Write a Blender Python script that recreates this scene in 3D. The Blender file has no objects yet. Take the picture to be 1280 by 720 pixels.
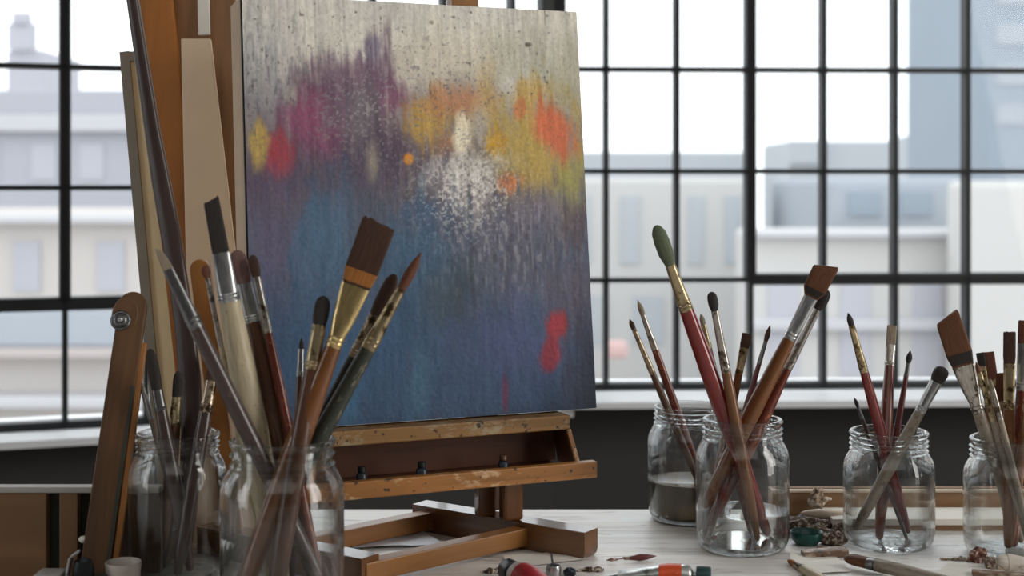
import bpy, math, random
import numpy as np
from mathutils import Vector, Matrix

random.seed(7)
scn = bpy.context.scene
col = scn.collection
F = 1778.0          # focal length in pixels of the 1280 wide frame
HZ = 230.0          # image row of the horizon
CZ = 1.10           # camera height
TZ = 0.75           # table height
V = Vector

def at(px, py, Y):
    return V(((px - 640) / F * Y, Y, CZ - (py - HZ) / F * Y))

def on_table(px, py, dz=0.0):
    Y = (CZ - TZ - dz) * F / (py - HZ)
    return V(((px - 640) / F * Y, Y, TZ + dz))

def S(r, g, b):
    def c(v):
        v /= 255.0
        return v / 12.92 if v <= 0.04045 else ((v + 0.055) / 1.055) ** 2.4
    return (c(r), c(g), c(b), 1.0)

# ---------------------------------------------------------------- materials
class NT:
    def __init__(s, name):
        s.m = bpy.data.materials.new(name); s.m.use_nodes = True
        s.t = s.m.node_tree; s.t.nodes.clear()
        s.out = s.n('ShaderNodeOutputMaterial')
    def n(s, kind, **kw):
        nd = s.t.nodes.new(kind)
        for k, v in kw.items(): setattr(nd, k, v)
        return nd
    def l(s, a, b): s.t.links.new(a, b)
    def grain(s, scale):
        a = s.n('ShaderNodeAttribute'); a.attribute_name = 'grain'
        m = s.n('ShaderNodeMapping'); m.inputs['Scale'].default_value = scale
        s.l(a.outputs['Vector'], m.inputs['Vector'])
        return m.outputs['Vector']
    def obj(s, scale):
        a = s.n('ShaderNodeTexCoord')
        m = s.n('ShaderNodeMapping'); m.inputs['Scale'].default_value = scale
        s.l(a.outputs['Object'], m.inputs['Vector'])
        return m.outputs['Vector']
    def noise(s, vec, scale=1.0, detail=3, rough=0.55, dist=0.0):
        nd = s.n('ShaderNodeTexNoise')
        nd.inputs['Scale'].default_value = scale; nd.inputs['Detail'].default_value = detail
        nd.inputs['Roughness'].default_value = rough; nd.inputs['Distortion'].default_value = dist
        s.l(vec, nd.inputs['Vector']); return nd.outputs['Fac']
    def ramp(s, fac, stops):
        r = s.n('ShaderNodeValToRGB'); e = r.color_ramp.elements
        while len(e) < len(stops): e.new(0.5)
        for i, (p, c) in enumerate(stops): e[i].position = p; e[i].color = c
        s.l(fac, r.inputs['Fac']); return r.outputs['Color']
    def mix(s, fac, a, b):
        m = s.n('ShaderNodeMix', data_type='RGBA')
        for val, sock in ((fac, m.inputs[0]), (a, m.inputs[6]), (b, m.inputs[7])):
            if hasattr(val, 'is_linked'): s.l(val, sock)
            else: sock.default_value = val
        return m.outputs[2]
    def bsdf(s, color, rough=0.5, metal=0.0, spec=0.5, bump=None, bstr=0.2, bdist=0.002, coat=0.0):
        p = s.n('ShaderNodeBsdfPrincipled')
        if hasattr(color, 'is_linked'): s.l(color, p.inputs['Base Color'])
        else: p.inputs['Base Color'].default_value = color
        if hasattr(rough, 'is_linked'): s.l(rough, p.inputs['Roughness'])
        else: p.inputs['Roughness'].default_value = rough
        p.inputs['Metallic'].default_value = metal
        p.inputs['Specular IOR Level'].default_value = spec
        p.inputs['Coat Weight'].default_value = coat
        if bump is not None:
            b = s.n('ShaderNodeBump'); b.inputs['Strength'].default_value = bstr
            b.inputs['Distance'].default_value = bdist
            s.l(bump, b.inputs['Height']); s.l(b.outputs['Normal'], p.inputs['Normal'])
        s.l(p.outputs[0], s.out.inputs['Surface']); return p

W1 = (1, 1, 1, 1); K1 = (0, 0, 0, 1)
def dk(c, k): return (c[0] * k, c[1] * k, c[2] * k, 1)

def wood(name, c, rough=0.5, contrast=0.55, splat=0.0, splatc=None, along=6.0, across=90.0, coat=0.0):
    t = NT(name)
    g = t.grain((along, across, across))
    f = t.noise(g, 1.0, 5, 0.6, 0.4)
    f2 = t.noise(t.grain((3, 14, 14)), 1.0, 2)
    base = t.ramp(f, [(0.28, dk(c, contrast)), (0.5, c), (0.75, dk(c, 1.25))])
    base = t.mix(t.ramp(f2, [(0.35, K1), (0.7, (0.6, 0.6, 0.6, 1))]), base, dk(c, contrast * 0.9))
    if splat:
        sn = t.noise(t.grain((60, 130, 130)), 1.0, 3, 0.7)
        big = t.noise(t.grain((14, 14, 14)), 1.0, 2)
        mul = t.n('ShaderNodeMath', operation='MULTIPLY'); t.l(sn, mul.inputs[0]); t.l(big, mul.inputs[1])
        base = t.mix(t.ramp(mul.outputs[0], [(0.30 - 0.1 * splat, K1), (0.37 - 0.06 * splat, W1)]), base, splatc or S(150, 140, 120))
        dn = t.noise(t.grain((110, 110, 110)), 1.0, 2, 0.6)
        base = t.mix(t.ramp(dn, [(0.62, K1), (0.68, W1)]), base, S(60, 45, 30))
    t.bsdf(base, rough, bump=f, bstr=0.25, bdist=0.001, coat=coat)
    return t.m

def paint(name, c, rough=0.4, wear=None, wearamt=0.5, spec=0.5, coat=0.0):
    t = NT(name)
    f = t.noise(t.grain((40, 300, 300)), 1.0, 4, 0.6)
    base = t.ramp(f, [(0.3, dk(c, 0.75)), (0.6, c), (0.8, dk(c, 1.12))])
    if wear is not None:
        w = t.noise(t.grain((90, 160, 160)), 1.0, 4, 0.7)
        base = t.mix(t.ramp(w, [(0.68 - wearamt * 0.25, K1), (0.74 - wearamt * 0.2, W1)]), base, wear)
    t.bsdf(base, rough, spec=spec, bump=f, bstr=0.1, bdist=0.0005, coat=coat)
    return t.m

def bristle(name, c, tipc=None):
    t = NT(name)
    f = t.noise(t.grain((25, 2500, 2500)), 1.0, 3, 0.6)
    base = t.ramp(f, [(0.3, dk(c, 0.45)), (0.55, c), (0.8, dk(c, 1.5))])
    p = t.bsdf(base, 0.6, spec=0.3, bump=f, bstr=0.5, bdist=0.0006)
    return t.m

def metal(name, c, rough=0.3, dirt=None, amt=0.5):
    t = NT(name)
    f = t.noise(t.grain((60, 260, 260)), 1.0, 4, 0.65)
    base = t.ramp(f, [(0.3, dk(c, 0.55)), (0.6, c), (0.85, dk(c, 1.15))])
    if dirt is not None:
        w = t.noise(t.grain((120, 120, 120)), 1.0, 3, 0.6)
        base = t.mix(t.ramp(w, [(0.62 - amt * 0.2, K1), (0.72 - amt * 0.2, W1)]), base, dirt)
    t.bsdf(base, rough, metal=0.85, bump=f, bstr=0.15, bdist=0.0005)
    return t.m

def plain(name, c, rough=0.6, var=0.12, scale=8.0, spec=0.4, bstr=0.1):
    t = NT(name)
    f = t.noise(t.obj((scale,) * 3), 1.0, 4, 0.6)
    base = t.ramp(f, [(0.3, dk(c, 1 - var)), (0.7, dk(c, 1 + var))])
    t.bsdf(base, rough, spec=spec, bump=f, bstr=bstr, bdist=0.002)
    return t.m

def mottle(name, dark, mid, light, scale=220, lo=0.42, hi=0.6):
    t = NT(name)
    f = t.noise(t.obj((scale,) * 3), 1.0, 4, 0.65, 0.6)
    t.bsdf(t.ramp(f, [(lo - 0.08, dark), ((lo + hi) / 2, mid), (hi, light)]), 0.6, bump=f, bstr=0.8, bdist=0.003)
    return t.m

def clear(name, tint, ior=1.45, rough=0.02, gain=1.0, milk=0.0):
    t = NT(name)
    fr = t.n('ShaderNodeFresnel'); fr.inputs['IOR'].default_value = ior
    mu = t.n('ShaderNodeMath', operation='MULTIPLY'); mu.use_clamp = True
    mu.inputs[1].default_value = gain; t.l(fr.outputs[0], mu.inputs[0])
    tr = t.n('ShaderNodeBsdfTransparent'); tr.inputs[0].default_value = tint
    gl = t.n('ShaderNodeBsdfGlossy'); gl.inputs['Roughness'].default_value = rough
    gl.inputs['Color'].default_value = (1, 1, 1, 1)
    mx = t.n('ShaderNodeMixShader')
    t.l(mu.outputs[0], mx.inputs[0]); t.l(tr.outputs[0], mx.inputs[1]); t.l(gl.outputs[0], mx.inputs[2])
    last = mx.outputs[0]
    if milk:
        df = t.n('ShaderNodeBsdfDiffuse'); df.inputs[0].default_value = (tint[0], tint[1], tint[2], 1)
        m2 = t.n('ShaderNodeMixShader'); m2.inputs[0].default_value = milk
        t.l(last, m2.inputs[1]); t.l(df.outputs[0], m2.inputs[2]); last = m2.outputs[0]
    t.l(last, t.out.inputs['Surface'])
    return t.m

def jar_glass_mat():
    """clear glass: see-through where seen straight on, refracting toward the outline, with small ripples"""
    t = NT('jar glass')
    f = t.noise(t.obj((60, 60, 8)), 1.0, 2, 0.5)
    b = t.n('ShaderNodeBump'); b.inputs['Strength'].default_value = 0.5; b.inputs['Distance'].default_value = 0.003
    t.l(f, b.inputs['Height'])
    lw = t.n('ShaderNodeLayerWeight'); lw.inputs['Blend'].default_value = 0.5
    t.l(b.outputs['Normal'], lw.inputs['Normal'])
    def power(p, mul, add):
        pw = t.n('ShaderNodeMath', operation='POWER'); pw.inputs[1].default_value = p; t.l(lw.outputs['Facing'], pw.inputs[0])
        fr = t.n('ShaderNodeMath', operation='MULTIPLY_ADD'); fr.use_clamp = True
        fr.inputs[1].default_value = mul; fr.inputs[2].default_value = add; t.l(pw.outputs[0], fr.inputs[0]); return fr.outputs[0]
    def mixs(fac, a, c):
        m = t.n('ShaderNodeMixShader'); t.l(fac, m.inputs[0]); t.l(a, m.inputs[1]); t.l(c, m.inputs[2]); return m.outputs[0]
    tr = t.n('ShaderNodeBsdfTransparent'); tr.inputs[0].default_value = (0.96, 0.97, 0.97, 1)
    gl = t.n('ShaderNodeBsdfGlossy'); gl.inputs['Roughness'].default_value = 0.02; t.l(b.outputs['Normal'], gl.inputs['Normal'])
    gs = t.n('ShaderNodeBsdfGlass'); gs.inputs['Roughness'].default_value = 0.0; gs.inputs['IOR'].default_value = 1.46
    gs.inputs['Color'].default_value = (0.98, 0.99, 0.99, 1); t.l(b.outputs['Normal'], gs.inputs['Normal'])
    df = t.n('ShaderNodeBsdfTranslucent'); df.inputs[0].default_value = (0.9, 0.93, 0.93, 1)
    sh = mixs(power(3.0, 0.38, 0.035), tr.outputs[0], gl.outputs[0])
    sh = mixs(power(2.2, 1.5, 0.0), sh, gs.outputs[0])
    sh = mixs(power(5.0, 0.18, 0.0), sh, df.outputs[0])  # whitish outline mixed in to stand for the bright glass edges
    t.l(sh, t.out.inputs['Surface'])
    return t.m

M = {}
M['oak'] = wood('easel wood', S(158, 106, 52), 0.38, 0.6)
M['oak_splat'] = wood('splattered easel wood', S(150, 110, 62), 0.42, 0.6, splat=0.55, splatc=S(160, 144, 112))
M['oak_ledge'] = wood('ledge wood', S(172, 116, 60), 0.4, 0.6, splat=0.2, splatc=S(205, 170, 130))
M['oak_shaded'] = wood('shadowed tray wood', S(92, 52, 28), 0.6, 0.6)  # shade of the tray recess is put into the wood colour
M['oak_foot'] = wood('easel foot wood', S(110, 71, 38), 0.24, 0.6, coat=0.5)
M['arm'] = wood('arm wood', S(104, 70, 38), 0.55, 0.5)
M['lath'] = wood('orange lath', S(176, 116, 58), 0.45, 0.6)
M['plank'] = wood('orange plank', S(178, 112, 48), 0.5, 0.55, along=3, across=50)
M['darkstick'] = wood('dark stained wood', S(70, 54, 50), 0.38, 0.5, along=5, across=120)
M['brownboard'] = wood('brown board', S(150, 112, 78), 0.6, 0.75)
M['crate'] = wood('crate wood', S(124, 92, 60), 0.6, 0.75, along=3, across=30)
M['crate_dark'] = wood('dark crate wood', S(70, 52, 38), 0.7, 0.75)
M['crate_rail'] = wood('grey rail', S(170, 166, 158), 0.6, 0.8)
M['crate_in'] = plain('crate inside', S(66, 70, 62), 0.9)
M['box'] = wood('tray box wood', S(150, 116, 82), 0.6, 0.7)
M['driftwood'] = wood('pale wood', S(196, 178, 156), 0.6, 0.6)
M['dirtywood'] = wood('dirty wood', S(120, 92, 72), 0.6, 0.5, splat=0.7, splatc=S(190, 175, 160))
M['bar'] = plain('black steel', S(20, 24, 27), 0.5, 0.1, 20)
M['wall_dark'] = plain('charcoal wall', S(64, 65, 65), 0.85, 0.06, 3)
M['wall_room'] = plain('room wall', S(120, 118, 114), 0.9, 0.05, 2)
M['ceiling'] = plain('ceiling', S(150, 150, 148), 0.9, 0.04, 2)
M['floor'] = wood('floor boards', S(110, 90, 72), 0.5, 0.7, along=2, across=14)
M['sill'] = plain('painted sill', S(246, 248, 250), 0.5, 0.04, 6)
M['sill_edge'] = plain('sill edge', S(232, 236, 240), 0.5, 0.04, 6)
M['pane'] = clear('window glass', (0.97, 0.985, 0.99, 1), 1.3, 0.0, 0.2)
M['glass'] = jar_glass_mat()
M['water_clear'] = clear('clear water', (0.93, 0.92, 0.9, 1), 1.33, 0.0, 1.0)
M['water_brown'] = clear('brown water', S(150, 134, 112), 1.33, 0.0, 1.0, milk=0.45)
M['canvas_side'] = plain('canvas side', S(205, 182, 156), 0.85, 0.06, 40)
M['canvas_cream'] = plain('cream canvas', S(250, 228, 182), 0.85, 0.04, 30)
M['canvas_grey'] = plain('grey canvas edge', S(150, 142, 128), 0.85, 0.06, 30)
M['primed'] = plain('primed board', S(232, 208, 178), 0.7, 0.03, 20)
M['white_card'] = plain('white card', S(232, 228, 218), 0.8, 0.03, 20)
M['paper'] = plain('paper', S(226, 228, 234), 0.85, 0.06, 14)
M['steel'] = metal('brushed steel', (0.54, 0.50, 0.45, 1), 0.28, S(90, 80, 66), 0.4)
M['steel_clean'] = metal('clean steel', (0.5, 0.51, 0.51, 1), 0.3)
M['darkmetal'] = metal('dark metal', (0.20, 0.20, 0.20, 1), 0.35)
M['brass'] = metal('worn brass', (0.56, 0.45, 0.27, 1), 0.32, S(90, 70, 45), 0.5)
M['goldsteel'] = metal('gilt ferrule', (0.74, 0.56, 0.26, 1), 0.3)
M['copper'] = metal('aged ferrule', (0.52, 0.42, 0.30, 1), 0.35, S(70, 55, 40), 0.7)
M['h_beige'] = paint('beige handle', S(190, 176, 146), 0.45, S(140, 122, 92), 0.3)
M['h_brown'] = paint('brown handle', S(90, 58, 40), 0.35, S(70, 45, 34), 0.4, coat=0.3)
M['h_red'] = paint('red handle', S(126, 24, 18), 0.25, S(110, 24, 18), 0.3, coat=0.6)
M['h_redbrown'] = paint('red brown handle', S(112, 50, 34), 0.3, S(190, 120, 80), 0.4, coat=0.4)
M['h_orange'] = paint('amber handle', S(122, 76, 38), 0.32, S(120, 70, 36), 0.4, coat=0.4)
M['h_dark'] = paint('dark handle', S(70, 54, 50), 0.35, S(104, 84, 72), 0.4, coat=0.3)
M['h_grey'] = paint('grey handle', S(150, 138, 122), 0.5, S(108, 92, 76), 0.5)
M['h_green'] = paint('green black handle', S(56, 60, 52), 0.4, S(120, 112, 92), 0.4)
M['h_maroon'] = paint('maroon handle', S(96, 40, 38), 0.35, None, coat=0.3)
M['b_black'] = bristle('black bristle', S(50, 44, 42))
M['b_darkbrown'] = bristle('dark brown bristle', S(72, 48, 36))
M['b_brown'] = bristle('brown bristle', S(104, 66, 42))
M['b_tan'] = bristle('tan bristle', S(168, 108, 52))
M['b_mauve'] = bristle('mauve bristle', S(128, 98, 92))
M['b_green'] = bristle('green bristle', S(98, 108, 84))
M['b_red'] = bristle('russet bristle', S(108, 66, 48))
M['b_grey'] = bristle('grey bristle', S(148, 134, 116))
M['tube_red'] = paint('red label', S(180, 30, 34), 0.4)
M['tube_orange'] = paint('orange label', S(222, 84, 40), 0.4, S(236, 200, 170), 0.25)
M['tube_white'] = paint('white tube', S(214, 204, 192), 0.45, S(160, 140, 120), 0.35)
M['tube_silver'] = metal('tube metal', (0.62, 0.64, 0.62, 1), 0.35, S(120, 130, 120), 0.3)
M['cap_navy'] = plain('navy cap', S(34, 44, 54), 0.35, 0.1, 60)
M['cap_teal'] = plain('teal cap', S(30, 62, 62), 0.35, 0.1, 60)
M['teal'] = plain('teal glaze', S(36, 84, 78), 0.3, 0.15, 60)
M['dirty_paint'] = mottle('dried paint', S(44, 34, 28), S(112, 88, 70), S(206, 192, 176))
M['rag'] = mottle('stained rag', S(60, 44, 34), S(170, 146, 122), S(226, 216, 202), 160)
M['dark_rag'] = mottle('dark rag', S(30, 24, 20), S(62, 48, 38), S(140, 124, 108), 200, 0.46, 0.7)
M['pinkpaint'] = mottle('pink dried paint', S(62, 38, 30), S(132, 84, 70), S(206, 182, 166))
M['ceramic'] = plain('white ceramic', S(196, 188, 178), 0.4, 0.04, 20)
M['whitepaint'] = plain('white paint', S(232, 228, 218), 0.5, 0.04, 20)

def table_mat():
    t = NT('whitewashed boards')
    f = t.noise(t.grain((2.2, 34, 20)), 1.0, 6, 0.65, 0.8)
    base = t.ramp(f, [(0.25, S(158, 146, 134)), (0.42, S(222, 217, 210)), (0.7, S(250, 249, 248))])
    f2 = t.noise(t.grain((9, 60, 9)), 1.0, 4, 0.7, 1.5)
    base = t.mix(t.ramp(f2, [(0.56, K1), (0.70, (0.85, 0.85, 0.85, 1))]), base, S(140, 124, 110))
    f3 = t.noise(t.grain((5, 12, 5)), 1.0, 3, 0.6, 0.5)
    base = t.mix(t.ramp(f3, [(0.6, K1), (0.72, (0.45, 0.45, 0.45, 1))]), base, S(190, 164, 140))
    wv = t.n('ShaderNodeTexWave'); wv.wave_type = 'BANDS'; wv.bands_direction = 'Y'; wv.wave_profile = 'SAW'
    wv.inputs['Scale'].default_value = 1.0; wv.inputs['Distortion'].default_value = 0.0
    t.l(t.grain((1, 3.4, 1)), wv.inputs['Vector'])
    seam = t.ramp(wv.outputs['Fac'], [(0.0, W1), (0.018, K1)])
    base = t.mix(seam, base, S(120, 108, 98))
    t.bsdf(base, 0.42, spec=0.5, bump=f, bstr=0.15, bdist=0.001)
    return t.m
M['table'] = table_mat()

# ---------------------------------------------------------------- mesh builder
def ortho(ax, w):
    ax = ax.normalized(); w = (w - ax * w.dot(ax)).normalized()
    return ax, w, ax.cross(w)

class MB:
    def __init__(s): s.v = []; s.g = []; s.f = []
    def add(s, vs, gs, fs):
        o = len(s.v); s.v += [V(v) for v in vs]; s.g += [tuple(g) for g in gs]
        s.f += [tuple(i + o for i in f) for f in fs]; return s
    def beam(s, p0, p1, w, h, wd=V((0, 0, 1)), w1=None, h1=None):
        """bar from p0 to p1, width w along wd, thickness h across"""
        p0 = V(p0); p1 = V(p1)
        a, b, c = ortho(p1 - p0, V(wd)); L = (p1 - p0).length
        w1 = w if w1 is None else w1; h1 = h if h1 is None else h1
        off = random.random() * 5
        vs = []; gs = []
        for x, ww, hh in ((0, w, h), (L, w1, h1)):
            for y, z in ((-1, -1), (1, -1), (1, 1), (-1, 1)):
                vs.append((p0 + a * x + b * (y * ww / 2) + c * (z * hh / 2)))
                gs.append((x + off, y * ww / 2 + off, z * hh / 2))
        return s.add(vs, gs, [(0, 1, 2, 3), (7, 6, 5, 4), (0, 4, 5, 1), (1, 5, 6, 2), (2, 6, 7, 3), (3, 7, 4, 0)])
    def box(s, lo, hi):
        lo = V(lo); hi = V(hi); c = (lo + hi) / 2; d = hi - lo
        ax = max(range(3), key=lambda i: d[i]); e = V((0, 0, 0)); e[ax] = d[ax] / 2
        wi = (ax + 1) % 3; wd = V((0, 0, 0)); wd[wi] = 1
        hi_ = 3 - ax - wi
        return s.beam(c - e, c + e, d[wi], d[hi_], wd)
    def loft(s, rings, cap=True):
        """rings: list of (points, grains)"""
        n = len(rings[0][0]); vs = []; gs = []; fs = []
        for p, g in rings: vs += p; gs += g
        for i in range(len(rings) - 1):
            for j in range(n):
                k = (j + 1) % n
                fs.append((i * n + j, i * n + k, (i + 1) * n + k, (i + 1) * n + j))
        if cap:
            fs.append(tuple(range(n - 1, -1, -1))); fs.append(tuple((len(rings) - 1) * n + j for j in range(n)))
        return s.add(vs, gs, fs)
    def sweep(s, o, a, b, c, prof, n=16, expo=2.0, seed=None):
        """prof: (dist, half width, half thick, skew, jitter) along axis a from o"""
        rings = []; off = random.random() * 3; rnd = random.Random(seed)
        for pr in prof:
            d, w, t = pr[:3]; sk = pr[3] if len(pr) > 3 else 0; jt = pr[4] if len(pr) > 4 else 0
            P = []; G = []
            for j in range(n):
                th = 2 * math.pi * j / n; cx, sy = math.cos(th), math.sin(th)
                x = math.copysign(abs(cx) ** (2 / expo), cx); y = math.copysign(abs(sy) ** (2 / expo), sy)
                dd = d + sk * x + (rnd.random() - 0.5) * jt
                P.append(o + a * dd + b * (x * w) + c * (y * t)); G.append((d + off, x * w + off, y * t))
            rings.append((P, G))
        return s.loft(rings)
    def lathe(s, base, prof, n=40, caps=False):
        base = V(base); rings = []
        for r, z in prof:
            P = [base + V((r * math.cos(2 * math.pi * j / n), r * math.sin(2 * math.pi * j / n), z)) for j in range(n)]
            rings.append((P, [(z, r * math.cos(6.2832 * j / n), r * math.sin(6.2832 * j / n)) for j in range(n)]))
        return s.loft(rings, caps)
    def lump(s, c, rad, seed=0, nu=18, nv=10, amp=0.3, flatz=None):
        rnd = random.Random(seed); c = V(c)
        ph = [(rnd.uniform(1.5, 5), rnd.uniform(1.5, 5), rnd.uniform(0, 6)) for _ in range(5)]
        rings = []
        for i in range(nv + 1):
            ph_ = math.pi * (i + 0.02) / (nv + 0.04); P = []; G = []
            for j in range(nu):
                th = 2 * math.pi * j / nu
                k = 1 + amp * sum(math.sin(round(a) * th + p) * math.sin(b * ph_ + p) for a, b, p in ph) / 3
                q = V((rad[0] * k * math.sin(ph_) * math.cos(th), rad[1] * k * math.sin(ph_) * math.sin(th), -rad[2] * k * math.cos(ph_)))
                w = c + q
                if flatz is not None and w.z < flatz: w.z = flatz
                P.append(w); G.append(q)
            rings.append((P, G))
        return s.loft(rings)
    def build(s, name, mat, parent=None, origin=None, smooth=False, bevel=0.0, sub=0, solid=0.0):
        root = parent
        while root is not None and root.parent is not None: root = root.parent
        o0 = V(origin) if origin is not None else (V(root.location) if root is not None else V((0, 0, 0)))
        me = bpy.data.meshes.new(name)
        me.from_pydata([tuple(v - o0) for v in s.v], [], s.f)
        at_ = me.attributes.new('grain', 'FLOAT_VECTOR', 'POINT')
        at_.data.foreach_set('vector', [c for g in s.g for c in g])
        import bmesh
        bm = bmesh.new(); bm.from_mesh(me); bmesh.ops.recalc_face_normals(bm, faces=bm.faces); bm.to_mesh(me); bm.free()
        me.materials.append(mat)
        if smooth:
            me.polygons.foreach_set('use_smooth', [True] * len(me.polygons))
        o = bpy.data.objects.new(name, me); col.objects.link(o)
        if parent is not None: o.parent = parent
        else: o.location = o0
        if bevel:
            b = o.modifiers.new('bevel', 'BEVEL'); b.width = bevel; b.segments = 2; b.limit_method = 'ANGLE'
        if sub:
            b = o.modifiers.new('sub', 'SUBSURF'); b.levels = sub; b.render_levels = sub
        if mat.name in ('dried paint', 'stained rag', 'dark rag', 'pink dried paint') and len(s.v) > 150:
            if not sub:
                b = o.modifiers.new('sub', 'SUBSURF'); b.levels = 1; b.render_levels = 1
            tx = bpy.data.textures.get('lumpy') or bpy.data.textures.new('lumpy', 'CLOUDS'); tx.noise_scale = 0.006; tx.noise_depth = 2
            dm = o.modifiers.new('lumpy', 'DISPLACE'); dm.texture = tx; dm.strength = 0.007; dm.mid_level = 0.55
        if smooth and not sub:
            es = o.modifiers.new('es', 'EDGE_SPLIT'); es.split_angle = math.radians(50)
        return o

def tag(o, label, cat, group=None, kind=None):
    if label: o['label'] = label
    if cat: o['category'] = cat
    if group: o['group'] = group
    if kind: o['kind'] = kind
    return o

def empty(name, loc, label=None, cat=None, group=None):
    o = bpy.data.objects.new(name, None); o.empty_display_size = 0.05
    col.objects.link(o); o.location = loc
    return tag(o, label, cat, group)

def struct(o): o['kind'] = 'structure'; return o

# ---------------------------------------------------------------- camera
cam = bpy.data.cameras.new('camera'); co = bpy.data.objects.new('camera', cam); col.objects.link(co)
co.location = (0, 0, CZ); co.rotation_euler = (math.radians(90), 0, 0)
cam.sensor_width = 36; cam.lens = F / 1280 * 36
cam.shift_y = -(360 - HZ) / 1280
cam.dof.use_dof = True; cam.dof.focus_distance = 1.39; cam.dof.aperture_fstop = 6.2
cam.clip_end = 500
scn.camera = co

# ---------------------------------------------------------------- room shell
XL0, YL0 = -1.015, 2.82          # point of the left wall seen at the photo's left border
XC, YC = 0.09, 3.20              # the bend between the two window walls
dl = V((XC - XL0, YC - YL0, 0)).normalized()
A0 = V((XC, YC, 0)) - dl * 3.4   # far left end
dr = V((1.0, 0.045, 0)).normalized()
B1 = V((XC, YC, 0)) + dr * 3.2
C0 = V((XC, YC, 0))
nl = V((dl.y, -dl.x, 0)); nr = V((dr.y, -dr.x, 0))     # normals into the room

struct(MB().box((-4, -3, -0.1), (4, 3.6, 0)).build('floor', M['floor']))
struct(MB().box((-4, -3, 3.2), (4, 3.6, 3.3)).build('ceiling', M['ceiling']))
struct(MB().box((-3.3, -3, 0), (-3.2, 2.3, 3.2)).build('wall_left', M['wall_room']))
struct(MB().box((3.25, -3, 0), (3.35, 3.5, 3.2)).build('wall_right', M['wall_room']))
struct(MB().box((-3.3, -3.1, 0), (3.35, -3.0, 3.2)).build('wall_rear', plain('dim rear wall', S(74, 72, 70), 0.9, 0.05, 2)))

def wall_slab(name, p, q, n, z0, z1, mat, th=0.16, front=0.0):
    mid = -n * (th / 2 - front)
    a = V((p.x, p.y, (z0 + z1) / 2)) + mid; b = V((q.x, q.y, (z0 + z1) / 2)) + mid
    return struct(MB().beam(a, b, z1 - z0, th).build(name, mat))

SL, SR = 0.610, 0.6375
wall_slab('wall_back_left', A0, C0, nl, 0, SL - 0.02, M['wall_dark'])
wall_slab('wall_back_right', C0, B1, nr, 0, SR - 0.02, M['wall_dark'])
wall_slab('trim_1', A0, C0, nl, 2.95, 3.2, M['wall_dark'])
wall_slab('trim_2', C0, B1, nr, 2.95, 3.2, M['wall_dark'])

def sill(name, p, q, n, z, pj):
    o = wall_slab(name, p, q, n, z - 0.014, z, M['sill'], 0.16 + pj, pj)
    e = MB().beam(V((p.x, p.y, z - 0.007)) + n * (pj + 0.002), V((q.x, q.y, z - 0.007)) + n * (pj + 0.002), 0.014, 0.004)
    e.build('nosing', M['sill_edge'], o)
    return o
sill('trim_3', A0, C0, nl, SL, 0.13)
sill('trim_4', C0, B1, nr, SR, 0.19)

def window(name, p, d, n, us, rows, z0, z1, thick_u, thick_rows, u0, u1, label):
    """steel window: p start, d direction; us = mullion offsets along d"""
    root = bpy.data.objects.new(name, None); col.objects.link(root)
    root.location = (p.x, p.y, z0); root['kind'] = 'structure'; root['label'] = label
    dep = 0.04
    def hb(u_a, u_b, z, w, nm):
        MB().beam(p + d * u_a + V((0, 0, z)), p + d * u_b + V((0, 0, z)), w, dep).build(nm, M['bar'], root, bevel=0.002)
    def vb(u, za, zb, w, nm):
        MB().beam(p + d * u + V((0, 0, za)), p + d * u + V((0, 0, zb)), w, dep, d).build(nm, M['bar'], root, bevel=0.002)
    hb(u0, u1, z0 + 0.006, 0.02, 'window_frame'); hb(u0, u1, z1 - 0.02, 0.04, 'window_frame')
    vb(u0 + 0.015, z0, z1, 0.03, 'window_frame'); vb(u1 - 0.015, z0, z1, 0.03, 'window_frame')
    for u in us: vb(u, z0, z1, 0.0115, 'glazing_bar')
    for z in rows: hb(u0, u1, z, 0.0105, 'glazing_bar')
    for (u, za, zb, w) in thick_u: vb(u, za, zb, w, 'sash_frame')
    for (ua, ub, z, w) in thick_rows: hb(ua, ub, z, w, 'sash_frame')
    a = V((0, 0, (z0 + z1) / 2))
    MB().beam(p + d * u0 + a, p + d * u1 + a, z1 - z0, 0.004).build('pane', M['pane'], root)
    return root

def u_at(px, p, d):              # offset along a wall where the column px crosses it
    k = (px - 640) / F
    return (k * p.y - p.x) / (d.x - k * d.y)

uL = u_at(81, A0, dl)
colsL = [uL + 0.158 * i for i in range(-9, 8) if 0.05 < uL + 0.158 * i < 3.37]
lenL = 3.4
window('window_1', A0, dl, nl, colsL, [1.335 + .243 * k for k in range(0, 7)] + [1.0925], SL, 2.95,
       [(uL, 0.862, 2.95, 0.023)], [(0, lenL, 0.860, 0.027)], 0, lenL,
       'black steel window with small panes left of the painting')
pr = C0
cR = [u_at(x, pr, dr) for x in (757, 845, 1028, 1117, 1207, 1298)]
step = (cR[5] - cR[0]) / 6
colsR = [cR[0] - step] + cR + [u_at(937, pr, dr)] + [cR[5] + step * i for i in range(1, 12)]
uT = u_at(937, pr, dr)
window('window_2', pr, dr, nr, [c for c in colsR if 0.03 < c < 3.17], [1.358 + .231 * k for k in range(0, 7)] + [1.1285, 0.884], SR, 2.95,
       [(uT, 0.889, 2.95, 0.0235)], [(uT, 3.2, 0.885, 0.026)], 0, 3.2,
       'wide black steel window with small panes right of the painting')

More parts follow.
